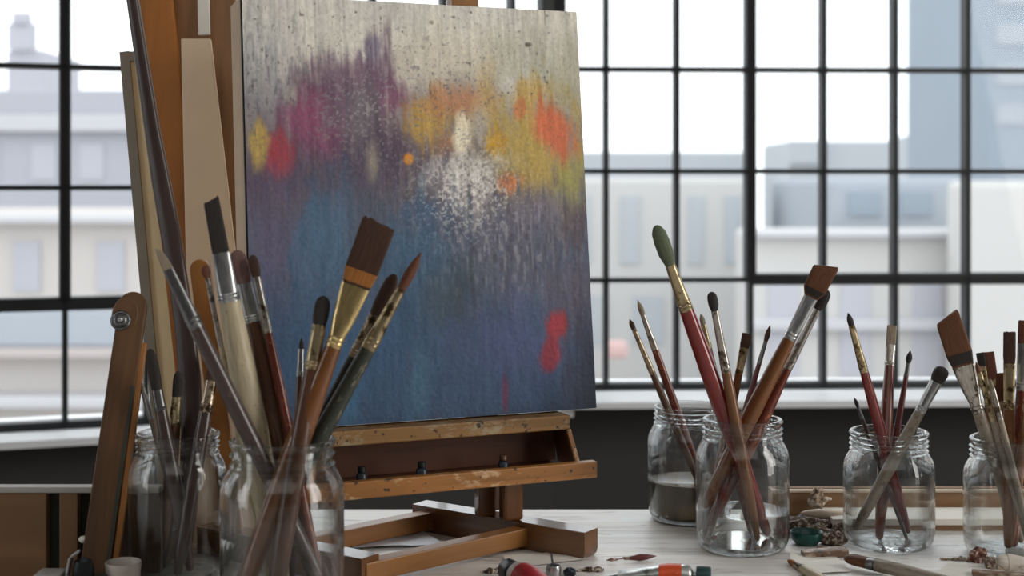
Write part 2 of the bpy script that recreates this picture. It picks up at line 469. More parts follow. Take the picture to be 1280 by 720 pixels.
# ---------------------------------------------------------------- outside
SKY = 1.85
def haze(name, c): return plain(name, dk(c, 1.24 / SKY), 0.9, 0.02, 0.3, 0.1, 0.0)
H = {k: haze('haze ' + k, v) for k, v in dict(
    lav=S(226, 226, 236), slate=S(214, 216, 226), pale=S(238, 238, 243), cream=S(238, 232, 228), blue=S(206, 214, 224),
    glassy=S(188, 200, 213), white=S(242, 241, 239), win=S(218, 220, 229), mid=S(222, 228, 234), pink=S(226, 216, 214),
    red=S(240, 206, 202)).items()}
ZG = -5.0
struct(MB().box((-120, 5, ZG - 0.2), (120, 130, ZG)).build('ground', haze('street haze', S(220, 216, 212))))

def building(px0, px1, ytop, Y, dep, wall, label, wins=(), bands=(), winmat='win', yaw=0):
    a = at(px0, ytop, Y); b = at(px1, ytop, Y)
    r = empty('building', ((a.x + b.x) / 2, Y, ZG), label, 'building')
    MB().box((a.x, Y, ZG), (b.x, Y + dep, a.z)).build('facade', H[wall], r, bevel=0.15)
    for (x0, y0, x1, y1) in wins:
        p = at(x0, y0, Y); q = at(x1, y1, Y)
        MB().box((p.x, Y - 0.05, q.z), (q.x, Y + 0.05, p.z)).build('window', H[winmat], r)
    for (x0, y0, x1, y1, m, pr_) in bands:
        p = at(x0, y0, Y); q = at(x1, y1, Y)
        MB().box((p.x, Y - pr_, q.z), (q.x, Y + 0.05, p.z)).build('cornice', H[m], r, bevel=0.05)
    return r

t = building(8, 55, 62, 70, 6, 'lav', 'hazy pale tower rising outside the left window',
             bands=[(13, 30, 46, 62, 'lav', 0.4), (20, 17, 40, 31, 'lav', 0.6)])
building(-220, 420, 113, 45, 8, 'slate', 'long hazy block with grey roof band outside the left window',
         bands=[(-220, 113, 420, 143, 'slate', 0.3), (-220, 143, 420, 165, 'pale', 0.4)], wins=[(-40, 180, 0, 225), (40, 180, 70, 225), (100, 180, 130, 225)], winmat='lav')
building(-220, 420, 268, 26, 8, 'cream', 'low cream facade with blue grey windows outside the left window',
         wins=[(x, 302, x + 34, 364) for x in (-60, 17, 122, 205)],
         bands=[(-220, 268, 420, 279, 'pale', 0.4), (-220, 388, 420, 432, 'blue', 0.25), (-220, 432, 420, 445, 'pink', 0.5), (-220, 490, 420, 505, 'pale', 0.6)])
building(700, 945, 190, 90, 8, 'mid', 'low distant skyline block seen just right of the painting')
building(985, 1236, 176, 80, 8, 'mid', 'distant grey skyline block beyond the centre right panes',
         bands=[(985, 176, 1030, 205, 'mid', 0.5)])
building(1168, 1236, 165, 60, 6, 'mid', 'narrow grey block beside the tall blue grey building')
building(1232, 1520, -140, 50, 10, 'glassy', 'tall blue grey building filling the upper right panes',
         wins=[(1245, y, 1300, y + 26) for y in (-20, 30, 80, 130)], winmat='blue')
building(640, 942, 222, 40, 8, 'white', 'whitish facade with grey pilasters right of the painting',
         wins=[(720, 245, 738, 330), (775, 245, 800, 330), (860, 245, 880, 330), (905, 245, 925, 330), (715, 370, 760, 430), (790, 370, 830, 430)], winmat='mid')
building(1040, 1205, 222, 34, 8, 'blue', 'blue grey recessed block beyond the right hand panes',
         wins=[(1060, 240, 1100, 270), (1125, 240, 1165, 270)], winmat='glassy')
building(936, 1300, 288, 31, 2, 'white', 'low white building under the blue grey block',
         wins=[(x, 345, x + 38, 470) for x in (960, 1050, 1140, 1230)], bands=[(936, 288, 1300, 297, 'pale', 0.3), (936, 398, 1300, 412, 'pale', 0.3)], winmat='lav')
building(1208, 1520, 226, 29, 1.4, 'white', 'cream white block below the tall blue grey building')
MB().box(at(757, 449, 27), at(786, 428, 27) + V((0, 0.5, 0))).build('awning', H['red'], None, at(772, 437, 27), bevel=0.1)
tag(bpy.data.objects['awning'], 'blurred red awning outside the window low right of the painting', 'awning')

# ---------------------------------------------------------------- table
tb = empty('work_table', (0, 1.0, 0), 'long whitewashed wooden work table carrying the easel and jars', 'table')
YT = 1.533
def tabletop():
    m = MB(); m.box((-1.25, 0.35, TZ - 0.035), (1.25, YT, TZ)); return m
tabletop().build('tabletop', M['table'], tb, bevel=0.003)
for sx in (-1.18, 1.18):
    for sy in (0.43, YT - 0.08):
        MB().beam(V((sx, sy, 0)), V((sx, sy, TZ - 0.035)), 0.06, 0.06, V((1, 0, 0))).build('leg', M['driftwood'], tb, bevel=0.003)
for sy in (0.43, YT - 0.08):
    MB().box((-1.15, sy - 0.012, TZ - 0.115), (1.15, sy + 0.012, TZ - 0.035)).build('apron', M['driftwood'], tb)

# ---------------------------------------------------------------- painting
BL = V((-0.2369, 1.300, 0.8735)); BR = V((0.0850, 1.439, 0.8735))
d = (BR - BL).normalized(); Wp = (BR - BL).length
n = V((d.y, -d.x, 0))                       # faces the viewer
tl = math.radians(6.5)
up = V((0, 0, 1)) * math.cos(tl) - n * math.sin(tl)
nf = n * math.cos(tl) + V((0, 0, 1)) * math.sin(tl)
Hp = 0.408; Tp = 0.050

def painting_colours(nx, ny):
    rng = np.random.default_rng(5)
    u, v = np.meshgrid(np.linspace(0, 1, nx), np.linspace(0, 1, ny))      # v from the top
    xl = 302 + 14 * v; xr = 720 + 25 * v
    X = xl + (xr - xl) * u
    yt = -24 + 39 * u; yb = 540 - 30 * u
    Y = yt + (yb - yt) * v
    def vn(gx, gy, seed):
        r = np.random.default_rng(seed).random((gy + 2, gx + 2))
        a = u * gx; b = v * gy; i = np.minimum(a.astype(int), gx - 1 + 1); j = np.minimum(b.astype(int), gy)
        fx = a - i; fy = b - j; fx = fx * fx * (3 - 2 * fx); fy = fy * fy * (3 - 2 * fy)
        return (r[j, i] * (1 - fx) + r[j, i + 1] * fx) * (1 - fy) + (r[j + 1, i] * (1 - fx) + r[j + 1, i + 1] * fx) * fy
    def fbm(gx, gy, seed):
        return sum(vn(gx * 2 ** k, gy * 2 ** k, seed + k) * 0.5 ** k for k in range(4)) / 1.875 - 0.5
    comb = vn(170, 14, 131) - 0.5; comb2 = vn(80, 30, 137) - 0.5
    warp = fbm(9, 10, 11); warp2 = fbm(22, 16, 31); streak = fbm(60, 9, 51); fine = fbm(110, 130, 71)
    fleck = np.clip((0.55 * vn(125, 150, 91) + 0.45 * vn(230, 260, 92) - 0.5) * 1.35 + 0.5, 0, 1); fleck2 = vn(95, 70, 95); big = vn(24, 22, 99); streak2 = vn(150, 40, 97)
    stops = [(-30, (204, 200, 190)), (60, (212, 205, 190)), (105, (176, 166, 152)), (150, (138, 124, 118)), (215, (100, 90, 100)),
             (280, (84, 86, 106)), (350, (68, 84, 108)), (430, (58, 80, 110)), (545, (52, 66, 90))]
    ys = np.array([s[0] for s in stops]); Cs = np.array([s[1] for s in stops], float)
    Yw = Y + warp * 100 + streak * 50 + comb * 30
    img = np.stack([np.interp(Yw, ys, Cs[:, k]) for k in range(3)], -1)
    def blob(x, y, rx, ry, c, soft=0.6, op=0.9, rot=0, amp=0.9):
        nonlocal img
        cr, sr = math.cos(rot), math.sin(rot)
        dx = (X - x); dy = (Y - y)
        a = (dx * cr + dy * sr) / rx; b = (-dx * sr + dy * cr) / ry
        r = np.sqrt(a * a + b * b) + warp2 * amp * 1.2 + streak * amp * 0.8 + comb * amp * 0.45 + comb2 * amp * 0.5
        m = np.clip((1 + soft - r) / (2 * soft), 0, 1); m = m * m * (3 - 2 * m) * op
        img = img * (1 - m[..., None]) + np.array(c, float) * m[..., None]
    L = [
     (320, 40, 45, 60, (184, 183, 176), .8, .8), (330, 110, 30, 50, (134, 134, 142), .8, .7),
     (645, 75, 55, 28, (174, 178, 156), .7, .7), (560, 70, 70, 30, (206, 196, 172), .8, .8), (690, 60, 40, 60, (190, 184, 168), .9, .6),
     (415, 90, 36, 28, (130, 108, 122), .7, .85), (462, 92, 18, 46, (112, 84, 108), .6, .85), (455, 55, 12, 16, (112, 104, 132), .6, .6),
     (420, 145, 66, 60, (108, 76, 100), .7, .9), (375, 140, 20, 30, (150, 66, 104), .6, .85), (395, 178, 30, 22, (136, 60, 96), .7, .7),
     (482, 120, 22, 24, (132, 70, 104), .7, .7), (445, 150, 22, 44, (112, 110, 114), .7, .75), (484, 180, 32, 40, (84, 64, 84), .7, .85),
     (345, 215, 40, 40, (92, 74, 98), .8, .8), (425, 215, 60, 34, (76, 68, 90), .8, .8), (345, 190, 15, 26, (176, 54, 64), .6, .95),
     (320, 176, 11, 26, (196, 160, 72), .5, .95), (700, 110, 30, 40, (168, 164, 128), .8, .6),
     (660, 190, 62, 66, (192, 158, 66), .6, .92), (655, 118, 22, 18, (198, 158, 80), .7, .8), (525, 150, 36, 32, (192, 148, 66), .55, .95),
     (562, 124, 34, 18, (202, 130, 84), .8, .8), (548, 178, 16, 16, (184, 116, 66), .7, .6), (600, 120, 14, 30, (196, 160, 92), .8, .7),
     (712, 240, 24, 46, (162, 156, 76), .7, .85), (690, 165, 23, 40, (220, 104, 62), .4, .97, -0.5, .5), (641, 138, 9, 11, (212, 120, 62), .5, .85),
     (612, 180, 15, 19, (212, 156, 40), .45, .95), (500, 197, 7, 8, (226, 138, 36), .35, 1, 0, .4), (628, 231, 18, 15, (220, 122, 64), .5, .95),
     (566, 172, 12, 29, (236, 222, 186), .35, .97, 0, .6), (590, 160, 10, 24, (192, 182, 160), .7, .6), (570, 225, 42, 32, (198, 193, 186), .5, .97),
     (582, 258, 22, 24, (190, 182, 172), .7, .9), (600, 205, 34, 12, (186, 180, 166), .8, .5), (455, 200, 7, 22, (176, 164, 132), .8, .6),
     (665, 268, 52, 26, (112, 106, 122), .8, .85), (722, 285, 22, 32, (86, 70, 78), .6, .85), (625, 325, 70, 55, (94, 94, 112), .9, .75),
     (340, 300, 36, 70, (92, 84, 114), .8, .8), (400, 305, 34, 74, (66, 104, 136), .7, .85), (455, 285, 26, 40, (72, 82, 100), .8, .6),
     (510, 320, 46, 64, (58, 94, 126), .8, .85), (550, 385, 38, 44, (64, 78, 88), .8, .8), (430, 455, 110, 80, (48, 82, 120), .8, .75),
     (512, 490, 12, 46, (62, 112, 138), .8, .7), (425, 500, 14, 40, (58, 108, 146), .8, .6), (635, 440, 66, 52, (76, 88, 134), .8, .8), (600, 500, 90, 36, (54, 82, 116), .8, .6),
     (712, 370, 34, 50, (94, 82, 100), .8, .7), (735, 470, 26, 60, (60, 64, 84), .7, .85), (691, 408, 13, 20, (168, 46, 56), .35, .95, .15, .5),
     (683, 442, 13, 22, (156, 46, 60), .45, .92, .2, .5), (622, 492, 4, 24, (128, 54, 86), .7, .7), (520, 265, 30, 14, (66, 96, 136), .8, .6)]
    for b in L: blob(*b)
    # dry-brush flecks and scraped streaks
    def over(mask, c, op):
        nonlocal img
        m = np.clip(mask, 0, 1)[..., None] * op; img = img * (1 - m) + np.array(c, float) * m
    zone = np.exp(-((X - 470) / 150) ** 2 - ((Y - 130) / 70) ** 2)
    over((fleck - 0.80 + 0.16 * zone) * 8 * (Y < 240), (84, 72, 82), 0.6 * (0.25 + 0.75 * zone)[..., None])
    over((fleck2 - 0.9) * 14 * (Y < 130), (96, 88, 84), 0.8)
    over((big - 0.93) * 20 * (Y < 100) * (X > 520), (84, 72, 58), 0.8)
    zl = np.exp(-((X - 330) / 60) ** 2 - ((Y - 90) / 90) ** 2)
    over((streak2 - 0.68) * 6, (90, 92, 98), 0.5 * zl[..., None])
    zw = np.exp(-((X - 575) / 62) ** 2 - ((Y - 235) / 55) ** 2)
    over((fleck - 0.6) * 8, (216, 212, 204), (0.9 * zw)[..., None])
    over((0.36 - fleck) * 7, (100, 92, 94), (0.65 * zw)[..., None])
    zg = np.exp(-((X - 450) / 70) ** 2 - ((Y - 130) / 60) ** 2)
    over((fleck - 0.62) * 7, (178, 172, 170), (0.6 * zg)[..., None])
    zr = np.exp(-((X - 620) / 90) ** 2 - ((Y - 310) / 60) ** 2)
    over((streak2 - 0.62) * 6, (150, 146, 150), (0.55 * zr)[..., None])
    over((0.3 - streak2) * 6, (66, 60, 72), (0.5 * zr)[..., None])
    img *= (1 + fine * 0.12 + streak * 0.2 + comb * 0.10)[..., None]
    img = (img * 0.80 + img.mean(-1, keepdims=True) * 0.20) * 1.10 + 3
    img = np.clip(img, 0, 255) / 255.0
    lin = np.where(img <= 0.04045, img / 12.92, ((img + 0.055) / 1.055) ** 2.4)
    relief = fine * 0.0006 + warp2 * 0.0004
    return lin * 1.0, relief

root = empty('canvas_painting', BL + d * (Wp / 2), 'large abstract painting in grey, purple, yellow and blue standing on the wooden easel', 'painting')
nx, ny = 400, 480
colr, relief = painting_colours(nx, ny)
verts = np.zeros((ny, nx, 3)); 
uu, vv = np.meshgrid(np.linspace(0, 1, nx), np.linspace(0, 1, ny))
o0 = BL - root.location
dn_, un_, nn_ = np.array(d), np.array(up), np.array(nf)
verts = np.array(o0) + uu[..., None] * Wp * dn_ + (1 - vv)[..., None] * Hp * un_ + (relief + 0.0012)[..., None] * nn_
idx = np.arange(nx * ny).reshape(ny, nx)
faces = np.stack([idx[1:, :-1], idx[1:, 1:], idx[:-1, 1:], idx[:-1, :-1]], -1).reshape(-1, 4)
me = bpy.data.meshes.new('painted_surface')
me.from_pydata(verts.reshape(-1, 3).tolist(), [], faces.tolist())
ca = me.color_attributes.new('paint', 'FLOAT_COLOR', 'POINT')
ca.data.foreach_set('color', np.concatenate([colr.reshape(-1, 3), np.ones((nx * ny, 1))], 1).ravel())
ga = me.attributes.new('grain', 'FLOAT_VECTOR', 'POINT')
ga.data.foreach_set('vector', np.stack([uu * Wp, vv * Hp, uu * 0], -1).ravel())
t = NT('oil paint on canvas')
a = t.n('ShaderNodeAttribute'); a.attribute_name = 'paint'
vor = t.n('ShaderNodeTexNoise'); vor.inputs['Scale'].default_value = 1.0; vor.inputs['Detail'].default_value = 4
t.l(t.grain((420, 260, 1)), vor.inputs['Vector'])
k = t.ramp(vor.outputs['Fac'], [(0.3, (0.92, 0.92, 0.93, 1)), (0.5, W1), (0.72, (1.07, 1.07, 1.06, 1))])
mm = t.n('ShaderNodeMix', data_type='RGBA', blend_type='MULTIPLY'); mm.inputs[0].default_value = 1.0
t.l(a.outputs['Color'], mm.inputs[6]); t.l(k, mm.inputs[7])
t.bsdf(mm.outputs[2], 0.55, spec=0.25, bump=vor.outputs['Fac'], bstr=0.25, bdist=0.001)
me.materials.append(t.m)
me.polygons.foreach_set('use_smooth', [True] * len(me.polygons))
ob = bpy.data.objects.new('painted_surface', me); col.objects.link(ob); ob.parent = root
m = MB(); c = BL + d * (Wp / 2) - nf * (Tp / 2)
m.beam(c, c + up * Hp, Wp, Tp, d); m.build('stretched_canvas', M['canvas_side'], root, bevel=0.001)
m = MB(); e0 = BL - nf * 0.0015 - d * 0.0006
m.beam(e0, e0 + up * Hp, 0.003, 0.0012, nf); m.build('painted_edge', plain('dark edge', S(40, 38, 40)), root)

# ---------------------------------------------------------------- easel
ez = empty('easel', (0.0, 1.38, TZ), 'wooden tabletop easel with paint-splattered tray and H-shaped foot holding the painting', 'easel')
Z = V((0, 0, 1))
rail_r = V((0.0577, 1.406, 0)); rail_l = rail_r - d * 0.262
zt = 0.873
def hbar(p, q, z0, z1, depth, name, mat, bev=0.0012):
    mid = -n * (depth / 2) + Z * ((z0 + z1) / 2)
    return MB().beam(p + mid, q + mid, z1 - z0, depth).build(name, mat, ez, bevel=bev)
hbar(rail_l, rail_r, zt - 0.0155, zt - 0.0014, 0.030, 'canvas_rail', M['oak_splat'])
led_r = V((0.0833, 1.385, 0)); led_l = led_r - d * 0.322
hbar(led_l, led_r, 0.8140, 0.8300, 0.010, 'ledge', M['oak_ledge'])
hbar(led_l - n * 0.010, led_r - n * 0.010 - d * 0.02, 0.8140, 0.8205, 0.060, 'tray_floor', M['oak_shaded'])
hbar(rail_l - n * 0.034, rail_r - n * 0.034, 0.8205, zt - 0.0155, 0.008, 'tray_back', M['oak_shaded'])
for (p, s_) in ((rail_r - d * 0.004, 1), (rail_l + d * 0.004, -1)):
    q0 = p - n * 0.002 + Z * (zt - 0.0155); q1 = p + n * 0.010 + Z * 0.8205 + d * 0.006 * s_
    m = MB(); b0 = p - n * 0.034
    vs = []; gs = []
    for k_, dd in ((0, 0), (1, d * 0.004 * s_)):
        for q in (q0, q1, V((b0.x, b0.y, 0.8205)) + d * 0.006 * s_, V((b0.x, b0.y, zt - 0.0155))):
            vs.append(q + V(dd) if dd else q); gs.append((q.z, q.x, q.y))
    m.add(vs, gs, [(0, 1, 2, 3), (7, 6, 5, 4), (0, 4, 5, 1), (1, 5, 6, 2), (2, 6, 7, 3), (3, 7, 4, 0)])
    m.build('tray_end', M['oak_shaded'], ez)
    MB().beam(q0 + d * 0.002 * s_ + n * 0.0015, q1 + d * 0.002 * s_ + n * 0.0015, 0.0042, 0.003, d).build('tray_end_lit_edge', M['oak_ledge'], ez)  # paler strip added as the lit front edge of the shaded board
# foot: two runners, two rails
rn = V((0.0675, 1.322, TZ)); rf = V((-0.1010, 1.4400, TZ))
ra = (rf - rn).normalized(); side = V((-ra.y, ra.x, 0)) * -1
def runner(p, q):
    a_ = (q - p).normalized(); s_ = V((a_.y, -a_.x, 0)); L = (q - p).length
    # profile with a rounded toe at the near end, swept across the width
    prof = [(0.004, 0.0), (0.0012, 0.003), (0, 0.007), (0, 0.0255), (0.0, 0.026), (L, 0.026), (L, 0.0)]
    w = 0.0235; vs = []; gs = []
    for k_ in (0, 1):
        for (x, z) in prof:
            vs.append(p + a_ * x + Z * z + s_ * (w * k_)); gs.append((x, z, w * k_))
    N = len(prof); fs = [tuple(range(N)), tuple(range(2 * N - 1, N - 1, -1))]
    for i in range(N):
        j = (i + 1) % N; fs.append((i, i + N, j + N, j))
    return MB().add(vs, gs, fs)
runner(rn, rf).build('foot_runner', M['oak_foot'], ez, bevel=0.0012)
ln = V((-0.1300, 1.229, TZ)); lf = ln + (rf - rn)
lo_ = d * -0.0235
runner(ln, lf).build('foot_runner', M['oak_foot'], ez, bevel=0.0012)
def foot_rail(p, q, name='foot_rail'):
    MB().beam(p + Z * 0.0125, q + Z * 0.0125, 0.017, 0.016).build(name, M['oak'], ez, bevel=0.001)
fr_r = rn + (rf - rn) * 0.345; fr_l = ln + (lf - ln) * 0.08 + V((0.012, 0, 0))
foot_rail(fr_l, fr_r + V((0.004, 0.006, 0)))
bk_r = rn + (rf - rn) * 0.90; bk_l = ln + (lf - ln) * 0.62
foot_rail(bk_l + V((0.012, 0, 0)), bk_r + V((0.004, 0.006, 0)))
# posts from the foot to the tray
p1 = V((-0.0262, 1.3905, TZ + 0.026)); p2 = V((-0.0010, 1.3735, TZ + 0.026))
MB().beam(p1, V((p1.x, p1.y, 0.8140)), 0.018, 0.014, d).build('post', M['oak_foot'], ez, bevel=0.002)
MB().beam(p2, V((p2.x, p2.y, 0.8140)), 0.0205, 0.016, d).build('post', M['oak_foot'], ez, bevel=0.003)
# mast behind the canvas
mb = BL + d * (Wp * 0.705) - nf * (Tp + 0.008)
mb.z = 0.8735
MB().beam(mb - up * 0.055, mb + up * 0.52, 0.030, 0.016, d).build('mast', M['oak'], ez, bevel=0.001)
MB().beam(V((mb.x, mb.y, 0.8173)) - n * 0.0, V((mb.x, mb.y, 0.8173)) + n * 0.02, 0.013, 0.03, Z).build('mast_block', M['oak_shaded'], ez)
sp = mb + up * 0.40 - nf * 0.010; sf = V((-0.020, 1.512, TZ + 0.004))
MB().beam(sf, sp, 0.022, 0.012, d).build('rear_strut', M['oak_foot'], ez, bevel=0.001)

# small bottles standing in the tray behind the ledge
for (px, lab, r_) in ((452, 'small dark paint bottle in the easel tray nearest the left jar', 0.0052), (527, 'small dark paint bottle in the middle of the easel tray', 0.0055), (629, 'small brass-topped bottle in the easel tray above the posts', 0.0050)):
    tpar = (px - 640) / F
    base = led_l - n * 0.026
    kk = (tpar * base.y - base.x) / (d.x - tpar * d.y)
    b = base + d * kk; b.z = 0.8206
    e = empty('paint_bottle', b, lab, 'bottle', 'small bottles in the easel tray')
    MB().lathe(b, [(0.0001, 0), (r_, 0), (r_, 0.010), (r_ * 0.6, 0.0125), (0.0001, 0.0128)], 18).build('bottle', M['cap_navy'], e, smooth=True)
    MB().lathe(b, [(0.0001, 0.013), (r_ * 0.72, 0.013), (r_ * 0.72, 0.0175), (0.0001, 0.0178)], 18).build('cap', M['h_brown'] if px == 629 else M['bar'], e, smooth=True)

# ---------------------------------------------------------------- stack at the left of the painting
def slab_px(name, quad, Yb, Yt, th, mat, label, cat, edge=None, edgew=0.0):
    """leaning flat board: quad = (x bottom-left, x bottom-right, x top-right, x top-left, y top); stands on the table"""
    xbl, xbr, xtr, xtl, ytp = quad
    def foot(x):
        return V(((x - 640) / F * Yb, Yb, TZ))
    P = [foot(xbl), foot(xbr), at(xtr, ytp, Yt), at(xtl, ytp, Yt)]
    r = empty(name, (P[0] + P[1]) / 2, label, cat)
    nn = (P[1] - P[0]).cross(P[3] - P[0]).normalized()
    if nn.y > 0: nn = -nn
    back = [p - nn * th for p in P]
    back = [V((b.x, b.y, max(b.z, TZ))) for b in back]
    gs = [(p.z, p.x, p.y) for p in P + back]
    MB().add(P + back, gs, [(0, 1, 2, 3), (7, 6, 5, 4), (0, 4, 5, 1), (1, 5, 6, 2), (2, 6, 7, 3), (3, 7, 4, 0)]).build('board', mat, r, bevel=0.001)
    if edge:
        u_ = (P[3] - P[0]).normalized(); s_ = (P[1] - P[0]).normalized()
        m_ = MB(); m_.beam(P[0] + s_ * edgew / 2 + nn * 0.001, P[3] + s_ * edgew / 2 + nn * 0.001, edgew, 0.004, s_)
        m_.beam(P[3] - u_ * edgew / 2 + s_ * edgew + nn * 0.001, P[2] - u_ * edgew / 2 + nn * 0.001, edgew, 0.004, u_)
        m_.build('border', edge, r)
    return r
slab_px('blank_canvas', (202, 292, 262, 150, 65), 1.470, 1.53, 0.018, M['canvas_cream'], 'blank cream canvas with grey border leaning behind the jars', 'canvas', M['canvas_grey'], 0.0105)
slab_px('wooden_plank', (240, 286, 208, 163, -60), 1.418, 1.488, 0.010, M['plank'], 'orange-brown wooden plank leaning behind the long dark stick', 'plank')
slab_px('wooden_board', (252, 326, 290, 205, -90), 1.448, 1.512, 0.008, M['brownboard'], 'tall brown wooden board behind the beige primed panel', 'board')
slab_px('primed_panel', (240, 336, 263, 226, 48), 1.385, 1.45, 0.006, M['primed'], 'plain beige primed panel leaning beside the painting edge', 'panel')
p0 = at(255, 42, 1.482); 
MB().beam(at(255.5, 44, 1.482), at(253, -60, 1.494), 0.0125, 0.004, V((1, 0, 0))).build('paper_strip', M['white_card'], None, at(255, 44, 1.482), bevel=0.001)
tag(bpy.data.objects['paper_strip'], 'narrow white card strip on the brown board above the beige panel', 'card')
# lath with rounded head
def lath(name, foot, head, w, th, wd, mat, label, cat):
    a_, b_, c_ = ortho(head - foot, wd); L = (head - foot).length
    r = empty(name, foot, label, cat); m_ = MB(); R = w / 2; out = [(0, -R), (0, R)]
    pts = [(0, -R), (0, R)] + [(L - R + R * math.cos(t_), R * math.sin(t_)) for t_ in [math.pi / 2 - math.pi * i / 14 for i in range(15)]]
    N = len(pts); vs = []; gs = []
    for k_ in (-1, 1):
        for (x, y) in pts:
            vs.append(foot + a_ * x + b_ * y + c_ * (k_ * th / 2)); gs.append((x, y, k_ * th / 2))
    fs = [tuple(range(N)), tuple(range(2 * N - 1, N - 1, -1))] + [(i, i + N, (i + 1) % N + N, (i + 1) % N) for i in range(N)]
    m_.add(vs, gs, fs).build('lath', mat, r, bevel=0.0012)
    return r, a_, b_, c_, L
gl, *_ = lath('wooden_lath', V(((296 - 640) / F * 1.335, 1.335, TZ)), at(249, 324, 1.335), 0.0185, 0.010, V((1, 0, 0)), M['lath'], 'orange wooden lath with rounded top between the brushes of the two left jars', 'lath')

# easel arm at the left, with bolt
foot = V(((116 - 640) / F * 1.232, 1.232, TZ)); head = at(169, 366, 1.300)
r, a_, b_, c_, L = lath('hinged_lath', foot, head, 0.0250, 0.013, V((1, 0.18, 0)), M['arm'], 'narrow brown hinged wooden lath with round metal bolt, leaning at far left', 'lath')
if c_.y > 0: c_ = -c_
# head lobe, groove strip and side batten
hc = foot + a_ * (L - 0.022) - b_ * 0.0055
m_ = MB(); rings = []
for k_ in (-1, 1):
    rings.append(([hc + (a_ * (0.017 * math.cos(t_ * 0.2618)) + b_ * (0.0118 * math.sin(t_ * 0.2618))) + c_ * (0.0068 * k_) for t_ in range(24)], [(0.2 + 0.017 * math.cos(t_ * 0.2618), 0.012 * math.sin(t_ * .2618), k_ * .007) for t_ in range(24)]))
m_.loft(rings).build('arm_head', M['arm'], r, bevel=0.001)
bs = 1 if b_.x > 0 else -1
MB().beam(foot + a_ * 0.003 + b_ * (bs * 0.0165) - c_ * 0.001, foot + a_ * (L - 0.045) + b_ * (bs * 0.0140) - c_ * 0.001, 0.0055, 0.012, b_).build('batten', M['lath'], r, bevel=0.001)
MB().beam(foot + a_ * 0.003 + b_ * (bs * 0.0105) + c_ * 0.0068, foot + a_ * (L - 0.085) + b_ * (bs * 0.0105) + c_ * 0.0068, 0.003, 0.0012, b_).build('groove', M['crate_in'], r)
bc = foot + a_ * (L - 0.0275) - b_ * (bs * 0.0085)
def disc(c0, ax, prof, nseg=28):
    a1, b1, c1 = ortho(ax, V((0, 0, 1)))
    return MB().sweep(c0, a1, b1, c1, [(z, max(r_, 1e-5), max(r_, 1e-5)) for r_, z in prof], nseg)
bo = disc(bc + c_ * 0.0065, c_, [(0.0092, 0), (0.0092, 0.001), (0.0078, 0.0022), (0.0070, 0.0022), (0.0066, 0.0040), (0.004, 0.0058), (0, 0.0062)]).build('bolt', M['darkmetal'], r, smooth=True)
disc(bc + c_ * 0.0125, c_, [(0.0026, 0), (0.0024, 0.0008), (0.0012, 0.0016), (0, 0.0018)]).build('bolt_centre', M['steel_clean'], bo, smooth=True)
MB().lump(foot + a_ * 0.040 - b_ * (bs * 0.0135) + c_ * 0.003, (0.0042, 0.0034, 0.0030), 3, amp=0.15).build('paint_blob', M['whitepaint'], r, smooth=True)

# ---------------------------------------------------------------- crate at far left
YCt = 1.262
cr = empty('wooden_crate', (at(40, 700, YCt).x, YCt, TZ), 'low brown wooden crate with vertical boards and grey top rail at far left', 'crate')
def xat(px, Y): return (px - 640) / F * Y
ztop = CZ - (616 - HZ) / F * YCt; zt2 = CZ - (608.5 - HZ) / F * YCt
for (x0, x1, mt) in ((-120, 58, 'crate'), (74, 97, 'crate'), (112, 200, 'crate_dark')):
    MB().box((xat(x0, YCt), YCt, TZ), (xat(x1, YCt), YCt + 0.010, ztop)).build('slat', M[mt], cr, bevel=0.001)
MB().box((xat(-120, YCt), YCt - 0.002, ztop), (xat(200, YCt), YCt + 0.012, zt2)).build('top_rail', M['crate_rail'], cr, bevel=0.001)
MB().box((xat(-120, YCt), YCt + 0.018, TZ), (xat(200, YCt), YCt + 0.024, ztop)).build('inner_panel', M['crate_in'], cr)
MB().box((xat(-120, YCt), YCt + 0.16, TZ), (xat(200, YCt), YCt + 0.170, TZ + 0.03)).build('back_panel', M['crate'], cr)
for x in (xat(-120, YCt), xat(200, YCt) - 0.008):
    MB().box((x, YCt + 0.024, TZ), (x + 0.008, YCt + 0.16, TZ + 0.03)).build('side_panel', M['crate_dark'], cr)

# clamp, grey slab and white dish at lower left
b = V((xat(96, 1.20), 1.198, TZ))
cl = empty('metal_clamp', b, 'dark metal clamp with bright lever at the foot of the bolted lath', 'clamp')
MB().box(b + V((-0.006, -0.006, 0)), b + V((0.026, 0.010, 0.020))).build('jaw', M['darkmetal'], cl, bevel=0.002)
MB().beam(b + V((-0.010, -0.002, 0.004)), b + V((-0.004, 0.0, 0.036)), 0.010, 0.0022, V((0, 1, 0))).beam(b + V((-0.004, 0, 0.036)), b + V((0.003, 0.002, 0.041)), 0.010, 0.0022, V((0, 1, 0))).build('lever', M['steel_clean'], cl, bevel=0.0008)
MB().lathe(b + V((0.006, 0.0, 0.020)), [(0.0001, 0), (0.009, 0), (0.009, 0.006), (0.007, 0.013), (0.0001, 0.016)], 20).build('knob', M['bar'], cl, smooth=True)
g0 = V((xat(58, 1.19), 1.19, TZ))
MB().box(g0 + V((-0.010, -0.03, 0)), g0 + V((0.012, 0.02, 0.0235))).build('sketch_block', M['crate_rail'], None, g0, bevel=0.001)
tag(bpy.data.objects['sketch_block'], 'small light grey block beside the clamp at lower left', 'block')
dc = V((xat(154, 1.212), 1.212, TZ))
MB().lathe(dc, [(0.0001, 0), (0.010, 0), (0.0125, 0.004), (0.0142, 0.016), (0.0152, 0.0278), (0.0146, 0.0284), (0.0138, 0.0278), (0.0128, 0.016), (0.011, 0.006), (0.0001, 0.0045)], 36).build('small_cup', M['ceramic'], None, dc, smooth=True)
tag(bpy.data.objects['small_cup'], 'small off-white cup against the left jar with the dark stick', 'cup')

